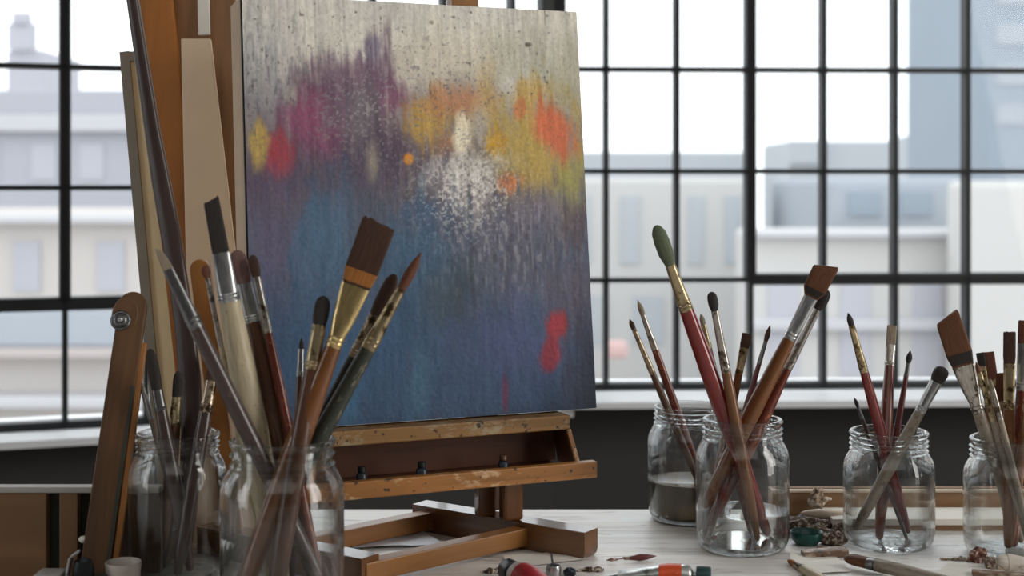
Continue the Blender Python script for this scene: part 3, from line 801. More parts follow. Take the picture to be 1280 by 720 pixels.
# ---------------------------------------------------------------- jars
class Jar: pass
JARS = {}
def jar(key, px, Y, r, Hh, label, thread=True, water=None, wlabel=None):
    j = Jar(); j.X = xat(px, Y); j.Y = Y; j.r = r; j.H = Hh; j.zt = TZ + Hh
    base = V((j.X, Y, TZ)); th = 0.0024 * r / 0.045; k_ = r / 0.0445; q = Hh
    # outer profile, neck measured down from the rim
    nk = 0.815 * r
    out = [(0.0001, 0.0025), (r * 0.55, 0.0025), (r * 0.70, 0.0), (r * 0.82, 0.0), (r * 0.91, 0.0025), (r * 0.97, 0.0075), (r, 0.015),
           (r, q - 0.040 * k_), (r * 0.99, q - 0.034 * k_), (r * 0.955, q - 0.029 * k_), (r * 0.90, q - 0.0245 * k_), (nk + 0.001, q - 0.0205 * k_), (nk + 0.002, q - 0.0185 * k_), (nk - 0.0002, q - 0.017 * k_)]
    if thread:
        for z in (0.0135, 0.0090):
            out += [(nk, q - (z + 0.0012) * k_), (nk + 0.0022, q - z * k_), (nk, q - (z - 0.0012) * k_)]
    else:
        out += [(nk, q - 0.0125 * k_), (nk + 0.0018, q - 0.011 * k_), (nk, q - 0.0095 * k_)]
    out += [(nk, q - 0.0050 * k_), (nk + 0.0016, q - 0.0042 * k_), (nk + 0.0024, q - 0.0026 * k_), (nk + 0.0018, q - 0.0008 * k_), (nk + 0.0004, q), (nk - 0.0014, q)]
    inn = [(nk - th, q - 0.001), (nk - th - 0.0004, q - 0.018 * k_), (r * 0.90 - th, q - 0.0265 * k_), (r * 0.955 - th, q - 0.031 * k_), (r - th, q - 0.040 * k_), (r - th, 0.0165),
           (r * 0.95 - th, 0.0095), (r * 0.84, 0.0062), (r * 0.6, 0.0058), (0.0001, 0.0062)]
    o = MB().lathe(base, out + inn, 56).build('glass_jar', M['glass'], None, base, smooth=True)
    tag(o, label, 'jar', 'glass jars of brushes')
    if water:
        h, mat = water
        rr = r - th - 0.0006
        MB().lathe(base, [(0.0001, 0.0066), (r * 0.84, 0.0068), (r * 0.95 - th - 0.0006, 0.0100), (rr, 0.017), (rr, h), (rr - 0.002, h - 0.0008), (0.0001, h - 0.0008)], 48).build('water', M[mat], o, smooth=True)
        o.children[0]['label'] = wlabel
    JARS[key] = j
    return o
jar('BL', 222, 1.27, 0.0429, 0.1286, 'threaded clear glass jar farthest left, holding dark brushes and the long dark stick')
jar('FL', 353, 1.168, 0.0506, 0.1412, 'large clear glass jar in the left foreground, fullest and closest to the viewer', thread=False)
jar('MD', 862, 1.487, 0.0436, 0.1185, 'clear glass jar with murky brown water behind the central jar', water=(0.041, 'water_brown'), wlabel='murky brown rinse water')
jar('CE', 928, 1.37, 0.0447, 0.1245, 'clear glass jar in the middle holding the red-handled green brush', water=(0.036, 'water_clear'), wlabel='clear shallow rinse water')
jar('R1', 1111, 1.383, 0.0436, 0.1105, 'clear glass jar with five brushes, second from the right border')
jar('R2', 1263, 1.347, 0.0432, 0.1100, 'clear glass jar packed with brushes at the right border')

# ---------------------------------------------------------------- brushes
def brush_geo(tip, end, spec, label, group, view=None, name='paint_brush', zmin=None):
    """tip, end are world points; spec sizes are pixels at the tip's depth"""
    s = tip.y / F
    a_ = (end - tip); L = a_.length; a_.normalize()
    vw = (tip - V((0, 0, CZ))).normalized() if view is None else view
    b_ = a_.cross(vw).normalized(); c_ = a_.cross(b_)
    if b_.x < 0: b_ = -b_; c_ = -c_
    if spec.get('roll'):
        R = Matrix.Rotation(spec['roll'], 3, a_); b_ = R @ b_; c_ = R @ c_
    r = empty(name, end, label, 'brush', group)
    bl = spec['bl'] * s; fl = spec['fl'] * s
    wb = spec['wb'] * s / 2; wt = spec.get('wt', spec['wb']) * s / 2
    f0 = spec['f0'] * s / 2; f1 = spec['f1'] * s / 2
    h0 = spec.get('h0', spec['f1']) * s / 2; h1 = spec['h1'] * s / 2; he = spec.get('he', spec['h1'] * 0.6) * s / 2
    kind = spec['kind']; sd = hash(label) % 1000 if False else len(label)
    fr = spec.get('flat', 0.32)
    sk = spec.get('skew', 0) * s
    if kind == 'flat':
        tb_ = wb * fr
        prof = [(0.0, wt * 0.93, tb_ * 0.45, sk, bl * 0.05), (bl * 0.05, wt, tb_ * 0.6, sk * 0.95, 0), (bl * 0.35, (wt + wb) / 2, tb_ * 0.9, sk * 0.6), (bl * 0.8, wb * 1.01, tb_ * 1.05, sk * 0.1), (bl + 0.001, f0 * 0.97, tb_, 0)]
        ex = 5.0
    elif kind == 'filbert':
        tb_ = wb * max(fr, 0.6)
        prof = [(0.0, wb * 0.22, tb_ * 0.2), (bl * 0.05, wb * 0.55, tb_ * 0.45), (bl * 0.18, wb * 0.88, tb_ * 0.8), (bl * 0.42, wb, tb_), (bl * 0.75, wb * 0.97, tb_), (bl + 0.001, f0 * 0.95, f0 * 0.85)]
        ex = 2.4; tb_ = f0 * 0.85
    else:
        tb_ = f0
        prof = [(0.0, wb * 0.06, wb * 0.06), (bl * 0.12, wb * 0.32, wb * 0.32), (bl * 0.35, wb * 0.78, wb * 0.78), (bl * 0.62, wb, wb), (bl + 0.001, f0 * 0.92, f0 * 0.92)]
        ex = 2.0
    MB().sweep(tip, a_, b_, c_, prof, 24, ex, sd).build('bristles', M[spec['bm']], r, smooth=True)
    if spec.get('base'):
        bb = spec['base'] * s
        MB().sweep(tip, a_, b_, c_, [(bl - bb, wb * 1.03, tb_ * 1.1), (bl - bb * 0.1, f0 * 1.03, tb_ * 1.08)], 24, ex).build('bristle_base', M[spec.get('basem', 'b_tan')], r, smooth=True)
    f1t = f1 * spec.get('f1flat', 0.9)
    fex = 3.0 if kind == 'flat' else 2.0
    m_ = MB()
    pr_ = [(bl, f0, tb_), (bl + fl * 0.04, f0 * 1.02, tb_ * 1.03), (bl + fl * 0.55, (f0 + f1) / 2, (tb_ + f1t) / 2), (bl + fl * 0.80, f1, f1t)]
    for q in (0.83, 0.90):
        pr_ += [(bl + fl * q, f1 * 1.0, f1t), (bl + fl * (q + 0.015), f1 * 1.08, f1t * 1.08), (bl + fl * (q + 0.035), f1 * 1.0, f1t)]
    pr_ += [(bl + fl, f1, f1t)]
    m_.sweep(tip, a_, b_, c_, pr_, 20, 2.2).build('ferrule', M[spec['fm']], r, smooth=True)
    q0 = bl + fl; rem = L - q0
    ht = spec.get('ht', 0.95)
    MB().sweep(tip, a_, b_, c_, [(q0 - 0.001, h0 * 0.97, h0 * 0.9), (q0 + rem * 0.04, h0 * 1.02, h0 * ht), (q0 + rem * 0.22, (h0 * .4 + h1 * .6), (h0 * .4 + h1 * .6) * ht), (q0 + rem * 0.42, h1, h1 * ht), (q0 + rem * 0.65, h1 * 0.9, h1 * ht * 0.9),
                               (q0 + rem * 0.88, (h1 * 0.45 + he * 0.55), (h1 * .45 + he * .55) * ht), (q0 + rem * 0.985, he, he), (L, he * 0.4, he * 0.4)], 20).build('handle', M[spec['hm']], r, smooth=True)
    return r

def solve(tip, pas, j, boff, roff):
    zf = TZ + 0.0085
    for it in range(60):
        Yb = j.Y + boff; yb = HZ + (CZ - zf) / Yb * F
        xb = pas[0] + (tip[0] - pas[0]) * (yb - pas[1]) / (tip[1] - pas[1])
        X = xat(xb, Yb)
        rin = j.r * 0.78 if zf < TZ + 0.016 else j.r * 0.86
        if math.hypot(X - j.X, boff) < rin: break
        zf += 0.002
    end = V((X, Yb, zf)); Yt = j.Y
    for it in range(12):
        zt_ = CZ - (tip[1] - HZ) / F * Yt
        t_r = (j.zt - zf) / (zt_ - zf)
        Yt = Yb + ((j.Y + roff) - Yb) / t_r
    return at(tip[0], tip[1], Yt), end

PLACED = {}
def sample(T, E, sp):
    s_ = T.y / F; L = (E - T).length; q0 = (sp['bl'] + sp['fl']) * s_; out = []
    for i in range(41):
        x = L * i / 40
        if x < q0: r_ = max(sp['wb'], sp['f1']) * s_ / 2 * (0.8 if sp['kind'] != 'flat' else 0.6)
        else:
            u_ = (x - q0) / max(L - q0, 1e-6); he = sp.get('he', sp['h1'] * .6)
            r_ = (sp['h1'] + (he - sp['h1']) * max(0, (u_ - 0.45) / 0.55)) * s_ / 2
        p_ = T + (E - T) * (i / 40); out.append((p_.x, p_.y, p_.z, r_))
    return np.array(out)
def B(key, tip, pas, boff, roff, label, group, **sp):
    '''stand a brush in its jar, nudging its lean so that it clears the others and the rim'''
    j = JARS[key]; rnd = random.Random(len(label) * 31 + int(tip[0])); best = None
    for k_ in range(140):
        m_ = 0 if k_ == 0 else 0.006 + 0.022 * k_ / 140
        bo_ = max(-0.7 * j.r, min(0.7 * j.r, boff + rnd.uniform(-m_, m_))); ro_ = max(-0.6 * j.r, min(0.6 * j.r, roff + rnd.uniform(-m_, m_)))
        T, E = solve(tip, pas, j, bo_, ro_); A = sample(T, E, sp); cost = 0.0
        for Bq in PLACED.get(key, []):
            dd = np.sqrt(((A[:, None, :3] - Bq[None, :, :3]) ** 2).sum(-1)) - A[:, None, 3] - Bq[None, :, 3]
            cost += max(0.0, 0.0006 - dd.min()) * 1000
        nk_ = A[np.abs(A[:, 2] - j.zt) < 0.012]
        if len(nk_): cost += max(0.0, (np.hypot(nk_[:, 0] - j.X, nk_[:, 1] - j.Y) + nk_[:, 3]).max() - 0.765 * j.r) * 1500
        cost += max(0.0, E.z - TZ - 0.0125) * 90
        cost += 0.02 * (abs(bo_ - boff) + abs(ro_ - roff)) * 100
        if best is None or cost < best[0]: best = (cost, T, E, A)
        if k_ == 0 and cost == 0: break
    PLACED.setdefault(key, []).append(best[3])
    if best[0] > 1.5: print('crowded', key, round(best[0], 2), label)
    return brush_geo(best[1], best[2], sp, label, group)

PLACED['BL'] = [np.array([(*at(x, y, 1.276 + 0.030 * (1 - i / 11.0)), 0.009) for i, (x, y) in enumerate([(213, 290), (223, 350), (231, 410), (237, 470), (239, 505), (240, 540), (238, 580), (236, 620), (233, 660), (230, 704)], 5)])]
G1 = 'brushes in the large left foreground jar'
B('FL', (264, 250), (317, 540), 0.010, -0.004, 'thick beige-handled flat brush with angled black bristles and grey ferrule', G1, kind='flat', bl=66, fl=64, wb=21, wt=20, skew=-3.5, f0=22, f1=27, h1=38, he=20, h0=27, bm='b_black', fm='steel_clean', hm='h_beige')
B('FL', (295, 313), (349, 540), 0.018, 0.012, 'filbert brush with mauve bristles just right of the beige-handled brush', G1, kind='filbert', bl=42, fl=50, wb=23, f0=20, f1=21, h1=30, he=16, bm='b_mauve', fm='steel_clean', hm='h_brown')
B('FL', (315, 319), (361, 540), -0.010, 0.026, 'thin brush with small brown tip and shiny ferrule beside the mauve brush', G1, kind='filbert', bl=27, fl=72, wb=13, f0=10, f1=11, h1=15, he=9, bm='b_darkbrown', fm='steel', hm='h_redbrown')
B('FL', (198, 312), (312, 545), 0.0, -0.024, 'dark brush leaning far left with worn stubby silver tip', G1, kind='flat', bl=26, fl=84, wb=12, wt=7, skew=3, f0=13, f1=19, h1=22, he=14, bm='b_grey', fm='darkmetal', hm='h_dark')
B('FL', (256, 332), (299, 545), 0.020, 0.022, 'slim brush with tiny dark red tip in front of the orange lath', G1, kind='filbert', bl=15, fl=90, wb=11, f0=6, f1=7, h1=10, he=7, bm='b_red', fm='steel', hm='h_beige')
B('FL', (474, 279), (377, 540), -0.012, 0.0, 'wide flat brush with square brown bristles and gold ferrule', G1, kind='flat', bl=82, fl=84, wb=42, wt=44, f0=36, f1=20, h0=21, h1=31, he=18, flat=0.22, bm='b_darkbrown', fm='goldsteel', hm='h_orange', base=19, basem='b_tan', skew=3)
B('FL', (405, 370), (377, 540), -0.028, -0.012, 'brush with rounded black bristles left of the wide flat brush', G1, kind='filbert', bl=36, fl=56, wb=20, f0=17, f1=19, h1=27, he=16, bm='b_black', fm='brass', hm='h_brown')
B('FL', (377, 422), (372, 545), 0.0, 0.018, 'short liner brush with silver ferrule, the shortest in its jar', G1, kind='round', bl=14, fl=34, wb=6, f0=8, f1=9, h1=12, he=8, bm='b_black', fm='steel_clean', hm='h_brown')
B('FL', (527, 315), (403, 540), 0.012, -0.014, 'long round brush with pointed russet tip leaning farthest right', G1, kind='round', bl=52, fl=86, wb=14, f0=12, f1=19, h1=24, he=14, bm='b_red', fm='brass', hm='h_green')
B('FL', (494, 343), (398, 540), 0.024, 0.010, 'dark-tipped brush half hidden behind the long russet round brush', G1, kind='filbert', bl=56, fl=60, wb=19, f0=16, f1=18, h1=22, he=14, bm='b_darkbrown', fm='copper', hm='h_green')

G2 = 'brushes in the far left jar'
B('BL', (187, 436), (207, 545), -0.005, -0.012, 'dark-handled brush with long black tip next to the bolted lath', G2, kind='filbert', bl=52, fl=26, wb=15, f0=13, f1=15, h1=20, he=10, bm='b_black', fm='darkmetal', hm='h_dark')
B('BL', (223, 464), (217, 545), 0.015, -0.018, 'speckled brush with small dark tip in the middle of the far left jar', G2, kind='filbert', bl=32, fl=36, wb=12, f0=12, f1=15, h1=18, he=9, bm='b_black', fm='brass', hm='h_brown')
B('BL', (175, 474), (195, 545), 0.014, 0.010, 'slim pale brush close to the left rim of the far left jar', G2, kind='round', bl=12, fl=40, wb=5, f0=6, f1=7, h1=9, he=6, bm='b_grey', fm='steel_clean', hm='h_grey')
B('BL', (270, 442), (252, 545), -0.012, 0.016, 'dark brush leaning right against the rim of the far left jar', G2, kind='filbert', bl=34, fl=40, wb=15, f0=14, f1=16, h1=19, he=10, bm='b_darkbrown', fm='copper', hm='h_dark')

# the long dark stick in the far left jar: a curved flat strip
j = JARS['BL']
pts = [(158, -60, 13), (166, 0, 15), (178, 80, 17), (190, 160, 20), (202, 230, 25), (213, 290, 27), (223, 350, 25), (231, 410, 26), (237, 470, 30), (240, 540, 29), (236, 620, 27), (230, 704, 14)]
rings = []
for i, (x, y, w) in enumerate(pts):
    Yp = 1.272 + 0.030 * (1 - i / 11.0) + 0.004
    c0 = at(x, y, Yp); w_ = w * Yp / F / 2
    P = []; G = []
    for k_ in range(12):
        th = 2 * math.pi * k_ / 12; q = V((w_ * math.copysign(abs(math.cos(th)) ** 0.6, math.cos(th)), 0.0042 * math.copysign(abs(math.sin(th)) ** 0.6, math.sin(th)), 0))
        q = Matrix.Rotation(-0.25, 3, 'Z') @ q
        P.append(c0 + q); G.append((c0.z, q.x, q.y))
    rings.append((P, G))
sb = at(230, 704, 1.276)
MB().loft(rings).build('wooden_stick', M['darkstick'], None, sb, smooth=True)
tag(bpy.data.objects['wooden_stick'], 'long curved dark-stained wooden stick rising from the far left jar past the top border', 'stick')

G3 = 'brushes in the jar of brown water'
B('MD', (787, 399), (832, 505), 0.004, -0.010, 'thin brush with short tip, leftmost in the jar of brown water', G3, kind='round', bl=13, fl=62, wb=7, f0=6, f1=8, h1=10, he=5, bm='b_darkbrown', fm='copper', hm='h_brown')
B('MD', (797, 375), (843, 505), 0.010, 0.010, 'thin brush with taller pale tip, second in the jar of brown water', G3, kind='round', bl=20, fl=46, wb=7.5, f0=6.5, f1=9, h1=11, he=5, bm='b_grey', fm='steel', hm='h_redbrown')

G4 = 'brushes in the central jar'
B('CE', (820, 282), (906, 520), 0.010, -0.016, 'large round brush with green bristles and glossy red handle', G4, kind='filbert', bl=53, fl=66, wb=20, f0=13, f1=18, h0=19, h1=24, he=12, bm='b_green', fm='brass', hm='h_red', flat=0.9)
B('CE', (876, 392), (905, 520), 0.016, 0.016, 'thin red-brown brush with fine tip right of the red handle', G4, kind='round', bl=14, fl=30, wb=7, f0=7, f1=9, h1=11, he=6, bm='b_grey', fm='brass', hm='h_redbrown')
B('CE', (889, 365), (918, 520), -0.014, -0.006, 'upright brush with small dark oval tip and long silver ferrule', G4, kind='filbert', bl=23, fl=82, wb=13, f0=9, f1=12, h1=16, he=8, bm='b_black', fm='steel', hm='h_orange', flat=0.8)
B('CE', (934, 417), (912, 522), 0.006, 0.028, 'short flat brush with square dark tip leaning right in the central jar', G4, kind='flat', bl=17, fl=34, wb=12, f0=11, f1=10, h1=12, he=7, bm='b_darkbrown', fm='brass', hm='h_orange')
B('CE', (963, 406), (930, 520), -0.012, 0.010, 'liner brush with thin dark pointed tip in the central jar', G4, kind='round', bl=22, fl=30, wb=7, f0=5, f1=6, h1=10, he=6, bm='b_darkbrown', fm='darkmetal', hm='h_maroon')
B('CE', (1033, 333), (938, 520), -0.004, -0.020, 'wide brush with angled brown bristles and silver ferrule leaning right', G4, kind='flat', bl=42, fl=62, wb=28, wt=30, skew=-5, f0=18, f1=16, h0=17, h1=21, he=10, flat=0.3, bm='b_brown', fm='steel_clean', hm='h_orange', base=10, basem='b_black')
B('CE', (1034, 362), (955, 520), 0.012, -0.006, 'brush with dark flared tip and slender silver ferrule, farthest right in the central jar', G4, kind='filbert', bl=27, fl=84, wb=16, f0=9, f1=11, h1=19, he=10, bm='b_black', fm='steel', hm='h_redbrown')
B('CE', (996, 408), (946, 520), 0.020, 0.012, 'amber-handled brush tucked behind the wide angled brush', G4, kind='filbert', bl=18, fl=30, wb=10, f0=9, f1=10, h1=14, he=8, bm='b_brown', fm='brass', hm='h_orange')

G5 = 'brushes in the second jar from the right'
B('R1', (1060, 391), (1101, 540), 0.008, -0.012, 'brush with fine dark tip, gold ferrule and red handle', G5, kind='round', bl=17, fl=64, wb=8, f0=8, f1=11, h1=15, he=8, bm='b_black', fm='brass', hm='h_red')
B('R1', (1115, 407), (1107, 540), -0.016, 0.002, 'upright flat brush with pale bristles and orange-red handle', G5, kind='flat', bl=24, fl=28, wb=12, f0=12, f1=12, h1=16, he=9, bm='b_grey', fm='steel', hm='h_redbrown', flat=0.5)
B('R1', (1138, 438), (1121, 540), 0.010, 0.016, 'thin maroon brush with little dark tip in the second jar from right', G5, kind='round', bl=16, fl=18, wb=8, f0=5, f1=6, h1=9, he=6, bm='b_black', fm='darkmetal', hm='h_maroon')
B('R1', (1180, 459), (1136, 540), -0.004, -0.018, 'short brush with blunt black bristles leaning toward the right border', G5, kind='filbert', bl=20, fl=44, wb=19, f0=15, f1=13, h1=16, he=10, bm='b_black', fm='steel_clean', hm='h_grey', flat=0.8)
B('R1', (1068, 497), (1084, 540), -0.010, 0.010, 'tiny thin brush barely rising above the rim of the second jar from right', G5, kind='round', bl=12, fl=16, wb=5, f0=4, f1=5, h1=6, he=4, bm='b_black', fm='darkmetal', hm='h_dark')

G6 = 'brushes in the jar at the right border'
B('R2', (1184, 397), (1233, 545), 0.004, -0.012, 'wide flat brush with long brown bristles at the left of the right border jar', G6, kind='flat', bl=64, fl=66, wb=32, wt=31, skew=-6, f0=27, f1=15, h1=17, he=9, flat=0.22, bm='b_brown', fm='steel', hm='h_grey', base=16, basem='b_black')
B('R2', (1225, 441), (1242, 545), 0.018, 0.014, 'small square-tipped dark brush right of the wide flat brush', G6, kind='flat', bl=16, fl=40, wb=10, f0=9, f1=9, h1=11, he=7, bm='b_black', fm='brass', hm='h_orange')
B('R2', (1236, 440), (1250, 545), 0.010, 0.026, 'russet flat brush between two dark brushes in the right border jar', G6, kind='flat', bl=32, fl=36, wb=13, f0=12, f1=11, h1=12, he=7, bm='b_red', fm='brass', hm='h_redbrown')
B('R2', (1262, 415), (1261, 545), -0.010, -0.004, 'upright flat brush with tall dark bristles and gilt ferrule', G6, kind='flat', bl=38, fl=58, wb=15, wt=15, f0=14, f1=13, h1=15, he=9, bm='b_darkbrown', fm='brass', hm='h_orange', flat=0.4)
B('R2', (1281, 401), (1274, 545), 0.006, 0.012, 'tall flat brush with red-brown bristles cut by the right border', G6, kind='flat', bl=27, fl=60, wb=15, f0=15, f1=13, h1=15, he=9, bm='b_red', fm='steel_clean', hm='h_redbrown', flat=0.4)
B('R2', (1250, 467), (1254, 545), 0.022, 0.006, 'short maroon brush with blunt tip behind the gilt-ferruled brush', G6, kind='flat', bl=34, fl=24, wb=11, f0=10, f1=10, h1=11, he=7, bm='b_red', fm='copper', hm='h_maroon')
B('R2', (1203, 456), (1238, 545), -0.006, -0.020, 'slim silver-ferruled brush running along the lower edge of the wide flat brush', G6, kind='round', bl=14, fl=60, wb=5, f0=6, f1=8, h1=9, he=6, bm='b_grey', fm='steel', hm='h_grey')
B('R2', (1220, 452), (1247, 545), -0.018, -0.016, 'slim brass-ferruled brush leaning close behind the wide flat brush', G6, kind='round', bl=14, fl=64, wb=6, f0=7, f1=8, h1=9, he=6, bm='b_brown', fm='brass', hm='h_grey')
B('R2', (1238, 474), (1256, 545), -0.020, -0.022, 'short pale-tipped slim brush near the middle of the right border jar', G6, kind='round', bl=12, fl=40, wb=5, f0=6, f1=7, h1=8, he=6, bm='b_grey', fm='steel', hm='h_grey')
B('R2', (1292, 452), (1280, 545), -0.012, -0.008, 'amber brush half outside the right border', G6, kind='filbert', bl=24, fl=40, wb=11, f0=11, f1=12, h1=13, he=8, bm='b_brown', fm='copper', hm='h_orange')

# ---------------------------------------------------------------- things lying on the table
def lying_brush(tip, end, label, group='brushes lying on the table', **sp):
    return brush_geo(tip, end, sp, label, group, view=V((0, 0.0, -1)))
tp = on_table(1056, 697, 0.0085); en = on_table(1190, 728, 0.0075)
lying_brush(tp, en, 'brush lying on the table with brown bristles, dark ferrule and grey handle', kind='filbert', bl=34, fl=12, wb=17, f0=17, f1=17, h1=17, he=12, bm='b_brown', fm='darkmetal', hm='h_grey', flat=0.8)
tp = on_table(984, 700, 0.003); en = on_table(1050, 738, 0.006)
lying_brush(tp, en, 'slender pointed brush lying on the table right of the central jar', kind='round', bl=26, fl=20, wb=8, f0=8, f1=10, h1=13, he=8, bm='b_tan', fm='copper', hm='h_beige')
tp = on_table(821, 695, 0.004); en = on_table(758, 700, 0.003)
lying_brush(tp, en, 'maroon-tipped brush lying on the table left of the central jar', kind='round', bl=36, fl=6, wb=9, f0=4, f1=4, h1=4, he=3, bm='h_maroon', fm='copper', hm='pinkpaint')

def tube(p, q, r_, label, body, labm, capm, lab0=0.30, lab1=0.8, capr=0.62):
    """paint tube lying down: p cap end, q crimped end (world points at the tube's axis)"""
    a_ = (q - p); L = a_.length; a_.normalize()
    b_ = a_.cross(Z).normalized(); c_ = b_.cross(a_)
    rt = empty('paint_tube', V((p.x, p.y, TZ)), label, 'paint tube', 'paint tubes on the table')
    cl_ = L * 0.16
    def dims(x):
        k_ = max(0.0, (x - 0.3) / 0.7); return r_ * (1 + 0.25 * k_), r_ * (1 - 0.88 * k_)
    m_ = MB(); pr_ = [(cl_, r_ * 0.42, r_ * 0.42), (cl_ + L * 0.03, r_ * 0.45, r_ * 0.45), (cl_ + L * 0.06, r_ * 0.9, r_ * 0.88)]
    for i in range(9):
        x = i / 8; w, t_ = dims(x); pr_.append((cl_ + L * 0.08 + x * (L * 0.92 - cl_), w, t_ + (0.0006 if i % 2 else 0)))
    def sag(pr):   # let the flattening tail sink to the table
        return pr
    m_.sweep(p, a_, b_, c_, pr_, 22); 
    m_.build('tube', M[body], rt, smooth=True)
    m2 = MB(); pr2 = []
    for i in range(6):
        x = lab0 + (lab1 - lab0) * i / 5; w, t_ = dims(x); pr2.append((cl_ + L * 0.08 + x * (L * 0.92 - cl_), w * 1.03, t_ * 1.03 + 0.0007))
    m2.sweep(p, a_, b_, c_, pr2, 22).build('tube_label', M[labm], rt, smooth=True)
    m3 = MB(); rings = []
    for x, k_ in ((0, 0.86), (cl_ * 0.08, 1.0), (cl_ * 0.95, 1.04), (cl_, 0.9)):
        P = []; Gq = []
        for i in range(32):
            th = 2 * math.pi * i / 32; rr = r_ * capr * k_ * (1.0 if i % 2 else 0.94)
            P.append(p + a_ * x + b_ * rr * math.cos(th) + c_ * rr * math.sin(th)); Gq.append((x, rr * math.cos(th), rr * math.sin(th)))
        rings.append((P, Gq))
    m3.loft(rings).build('cap', M[capm], rt, smooth=True)
    return rt
p = on_table(633, 711, 0.0085); q = on_table(700, 748, 0.0085)
tube(p, q, 0.0125, 'paint tube with dark navy cap and red label in front of the easel foot', 'tube_white', 'tube_red', 'cap_navy', 0.12, 0.7, 0.78)
p = on_table(889, 720, 0.008); q = on_table(772, 716, 0.008)
tube(p, q, 0.0088, 'silver paint tube with orange label and teal cap below the central jar', 'tube_silver', 'tube_orange', 'cap_teal', 0.10, 0.42, 0.9)
p = on_table(1232, 703, 0.0070); q = on_table(1300, 703, 0.0070)
tube(p, q, 0.0068, 'whitish paint tube with brown cap lying before the right border jar', 'tube_white', 'tube_white', 'dirty_paint', 0.2, 0.7, 0.8)
# small metal oil cup with a stub beside the red tube
c0 = on_table(692, 719)
e = empty('oil_cup', c0, 'tiny silver oil cup with thin rod beside the red-labelled tube', 'cup')
MB().lathe(c0, [(0.0001, 0), (0.0065, 0), (0.0072, 0.006), (0.0060, 0.009), (0.0056, 0.009), (0.0062, 0.006), (0.0001, 0.003)], 24).build('cup', M['steel_clean'], e, smooth=True)
MB().beam(c0 + V((0, 0, 0.003)), c0 + V((-0.002, 0.004, 0.019)), 0.0018, 0.0018, V((1, 0, 0))).build('rod', M['darkmetal'], e)
c0 = on_table(712, 719)
MB().lump(c0 + Z * 0.003, (0.006, 0.005, 0.0035), 9, flatz=TZ).build('paint_lump', M['cap_navy'], None, c0, smooth=True)
tag(bpy.data.objects['paint_lump'], 'small dark lump of dried paint right of the silver oil cup', 'paint')
c0 = on_table(616, 716)
MB().lump(c0 + Z * 0.0015, (0.011, 0.005, 0.002), 12, flatz=TZ, amp=0.5).build('paint_flake', M['dirty_paint'], None, c0, smooth=True)
tag(bpy.data.objects['paint_flake'], 'thin grey dried paint flake left of the navy-capped tube', 'paint')

# sheets of paper
def sheet(name, pts, label, mat='paper', bump=0.0012, seed=1, lift=0.0006):
    """pts: four table points"""
    rnd = random.Random(seed); N = 10; vs = []; gs = []; fs = []
    for i in range(N + 1):
        for j_ in range(N + 1):
            u_, v_ = i / N, j_ / N
            q_ = pts[0] * (1 - u_) * (1 - v_) + pts[1] * u_ * (1 - v_) + pts[2] * u_ * v_ + pts[3] * (1 - u_) * v_
            q_ = q_ + Z * (lift + bump * (0.5 + 0.5 * math.sin(5 * u_ + seed) * math.cos(4 * v_ + 2 * seed)) + rnd.random() * bump * 0.3)
            vs.append(q_); gs.append(q_)
    for i in range(N):
        for j_ in range(N):
            k_ = i * (N + 1) + j_; fs.append((k_, k_ + N + 1, k_ + N + 2, k_ + 1))
    c0 = sum(pts, V((0, 0, 0))) / 4; c0.z = TZ
    o = MB().add(vs, gs, fs).build(name, M[mat], None, c0, smooth=True)
    return tag(o, label, 'paper')
sheet('paper_sheet', [on_table(408, 690), on_table(560, 684), on_table(512, 662), on_table(400, 668)], 'crumpled bluish white paper under the easel foot', bump=0.003, seed=2)
sheet('paper_sheet', [on_table(1165, 722), on_table(1262, 722), on_table(1250, 708), on_table(1186, 704)], 'white paper sheet in front of the right border jar', 'white_card', seed=5)
sheet('paper_sheet', [on_table(640, 712), on_table(735, 700), on_table(706, 690), on_table(628, 697)], 'off-white paper scrap under the end of the easel foot', 'white_card', seed=7)
sheet('paper_sheet', [on_table(986, 722), on_table(1064, 716), on_table(1046, 698), on_table(988, 690)], 'cream paper sheet right of the central jar', 'white_card', seed=8)

# ---- right hand clutter: tray box, boards, rags, teal dish
YB = 1.505
bx = empty('tray_box', (xat(1130, YB), YB, TZ), 'long low wooden tray box along the far table edge behind the right jars', 'tray')
zb_ = CZ - (614 - HZ) / F * YB
xa, xb = xat(965, YB), xat(1420, YB)
MB().box((xa, YB - 0.006, TZ), (xb, YB, zb_)).build('front_panel', M['box'], bx, bevel=0.001)
MB().box((xa, YB + 0.018, TZ), (xb, YB + 0.024, zb_)).build('back_panel', M['box'], bx, bevel=0.001)
for x in (xa, xb - 0.006): MB().box((x, YB, TZ), (x + 0.006, YB + 0.018, zb_)).build('end_panel', M['box'], bx)
MB().box((xa - 0.001, YB - 0.0075, zb_), (xb, YB + 0.001, zb_ + 0.0022)).build('top_edge', M['driftwood'], bx)
# canvas boards raised on an added block, coloured dark for the shadow beneath
YW = 1.435
zw = CZ - (648 - HZ) / F * YW
b0 = V((xat(1150, YW), YW, TZ))
MB().box((xat(1055, YW), YW + 0.012, TZ), (xat(1340, YW), YW + 0.050, zw - 0.0125)).build('shade_block', M['crate_dark'], None, b0, bevel=0.001)
tag(bpy.data.objects['shade_block'], 'dark block standing in for the shadow under the white boards behind the right jars', 'block')
MB().box((xat(1050, YW), YW, zw - 0.0125), (xat(1345, YW), YW + 0.055, zw - 0.0065)).build('painting_board', M['box'], None, b0, bevel=0.0008)
tag(bpy.data.objects['painting_board'], 'thin greyish painting board beneath the white board behind the right jars', 'board')
MB().box((xat(1040, YW), YW - 0.003, zw - 0.0064), (xat(1350, YW), YW + 0.050, zw)).build('canvas_board', M['white_card'], None, b0, bevel=0.0008)
tag(bpy.data.objects['canvas_board'], 'flat white canvas board on top of the greyish board behind the right jars', 'board')
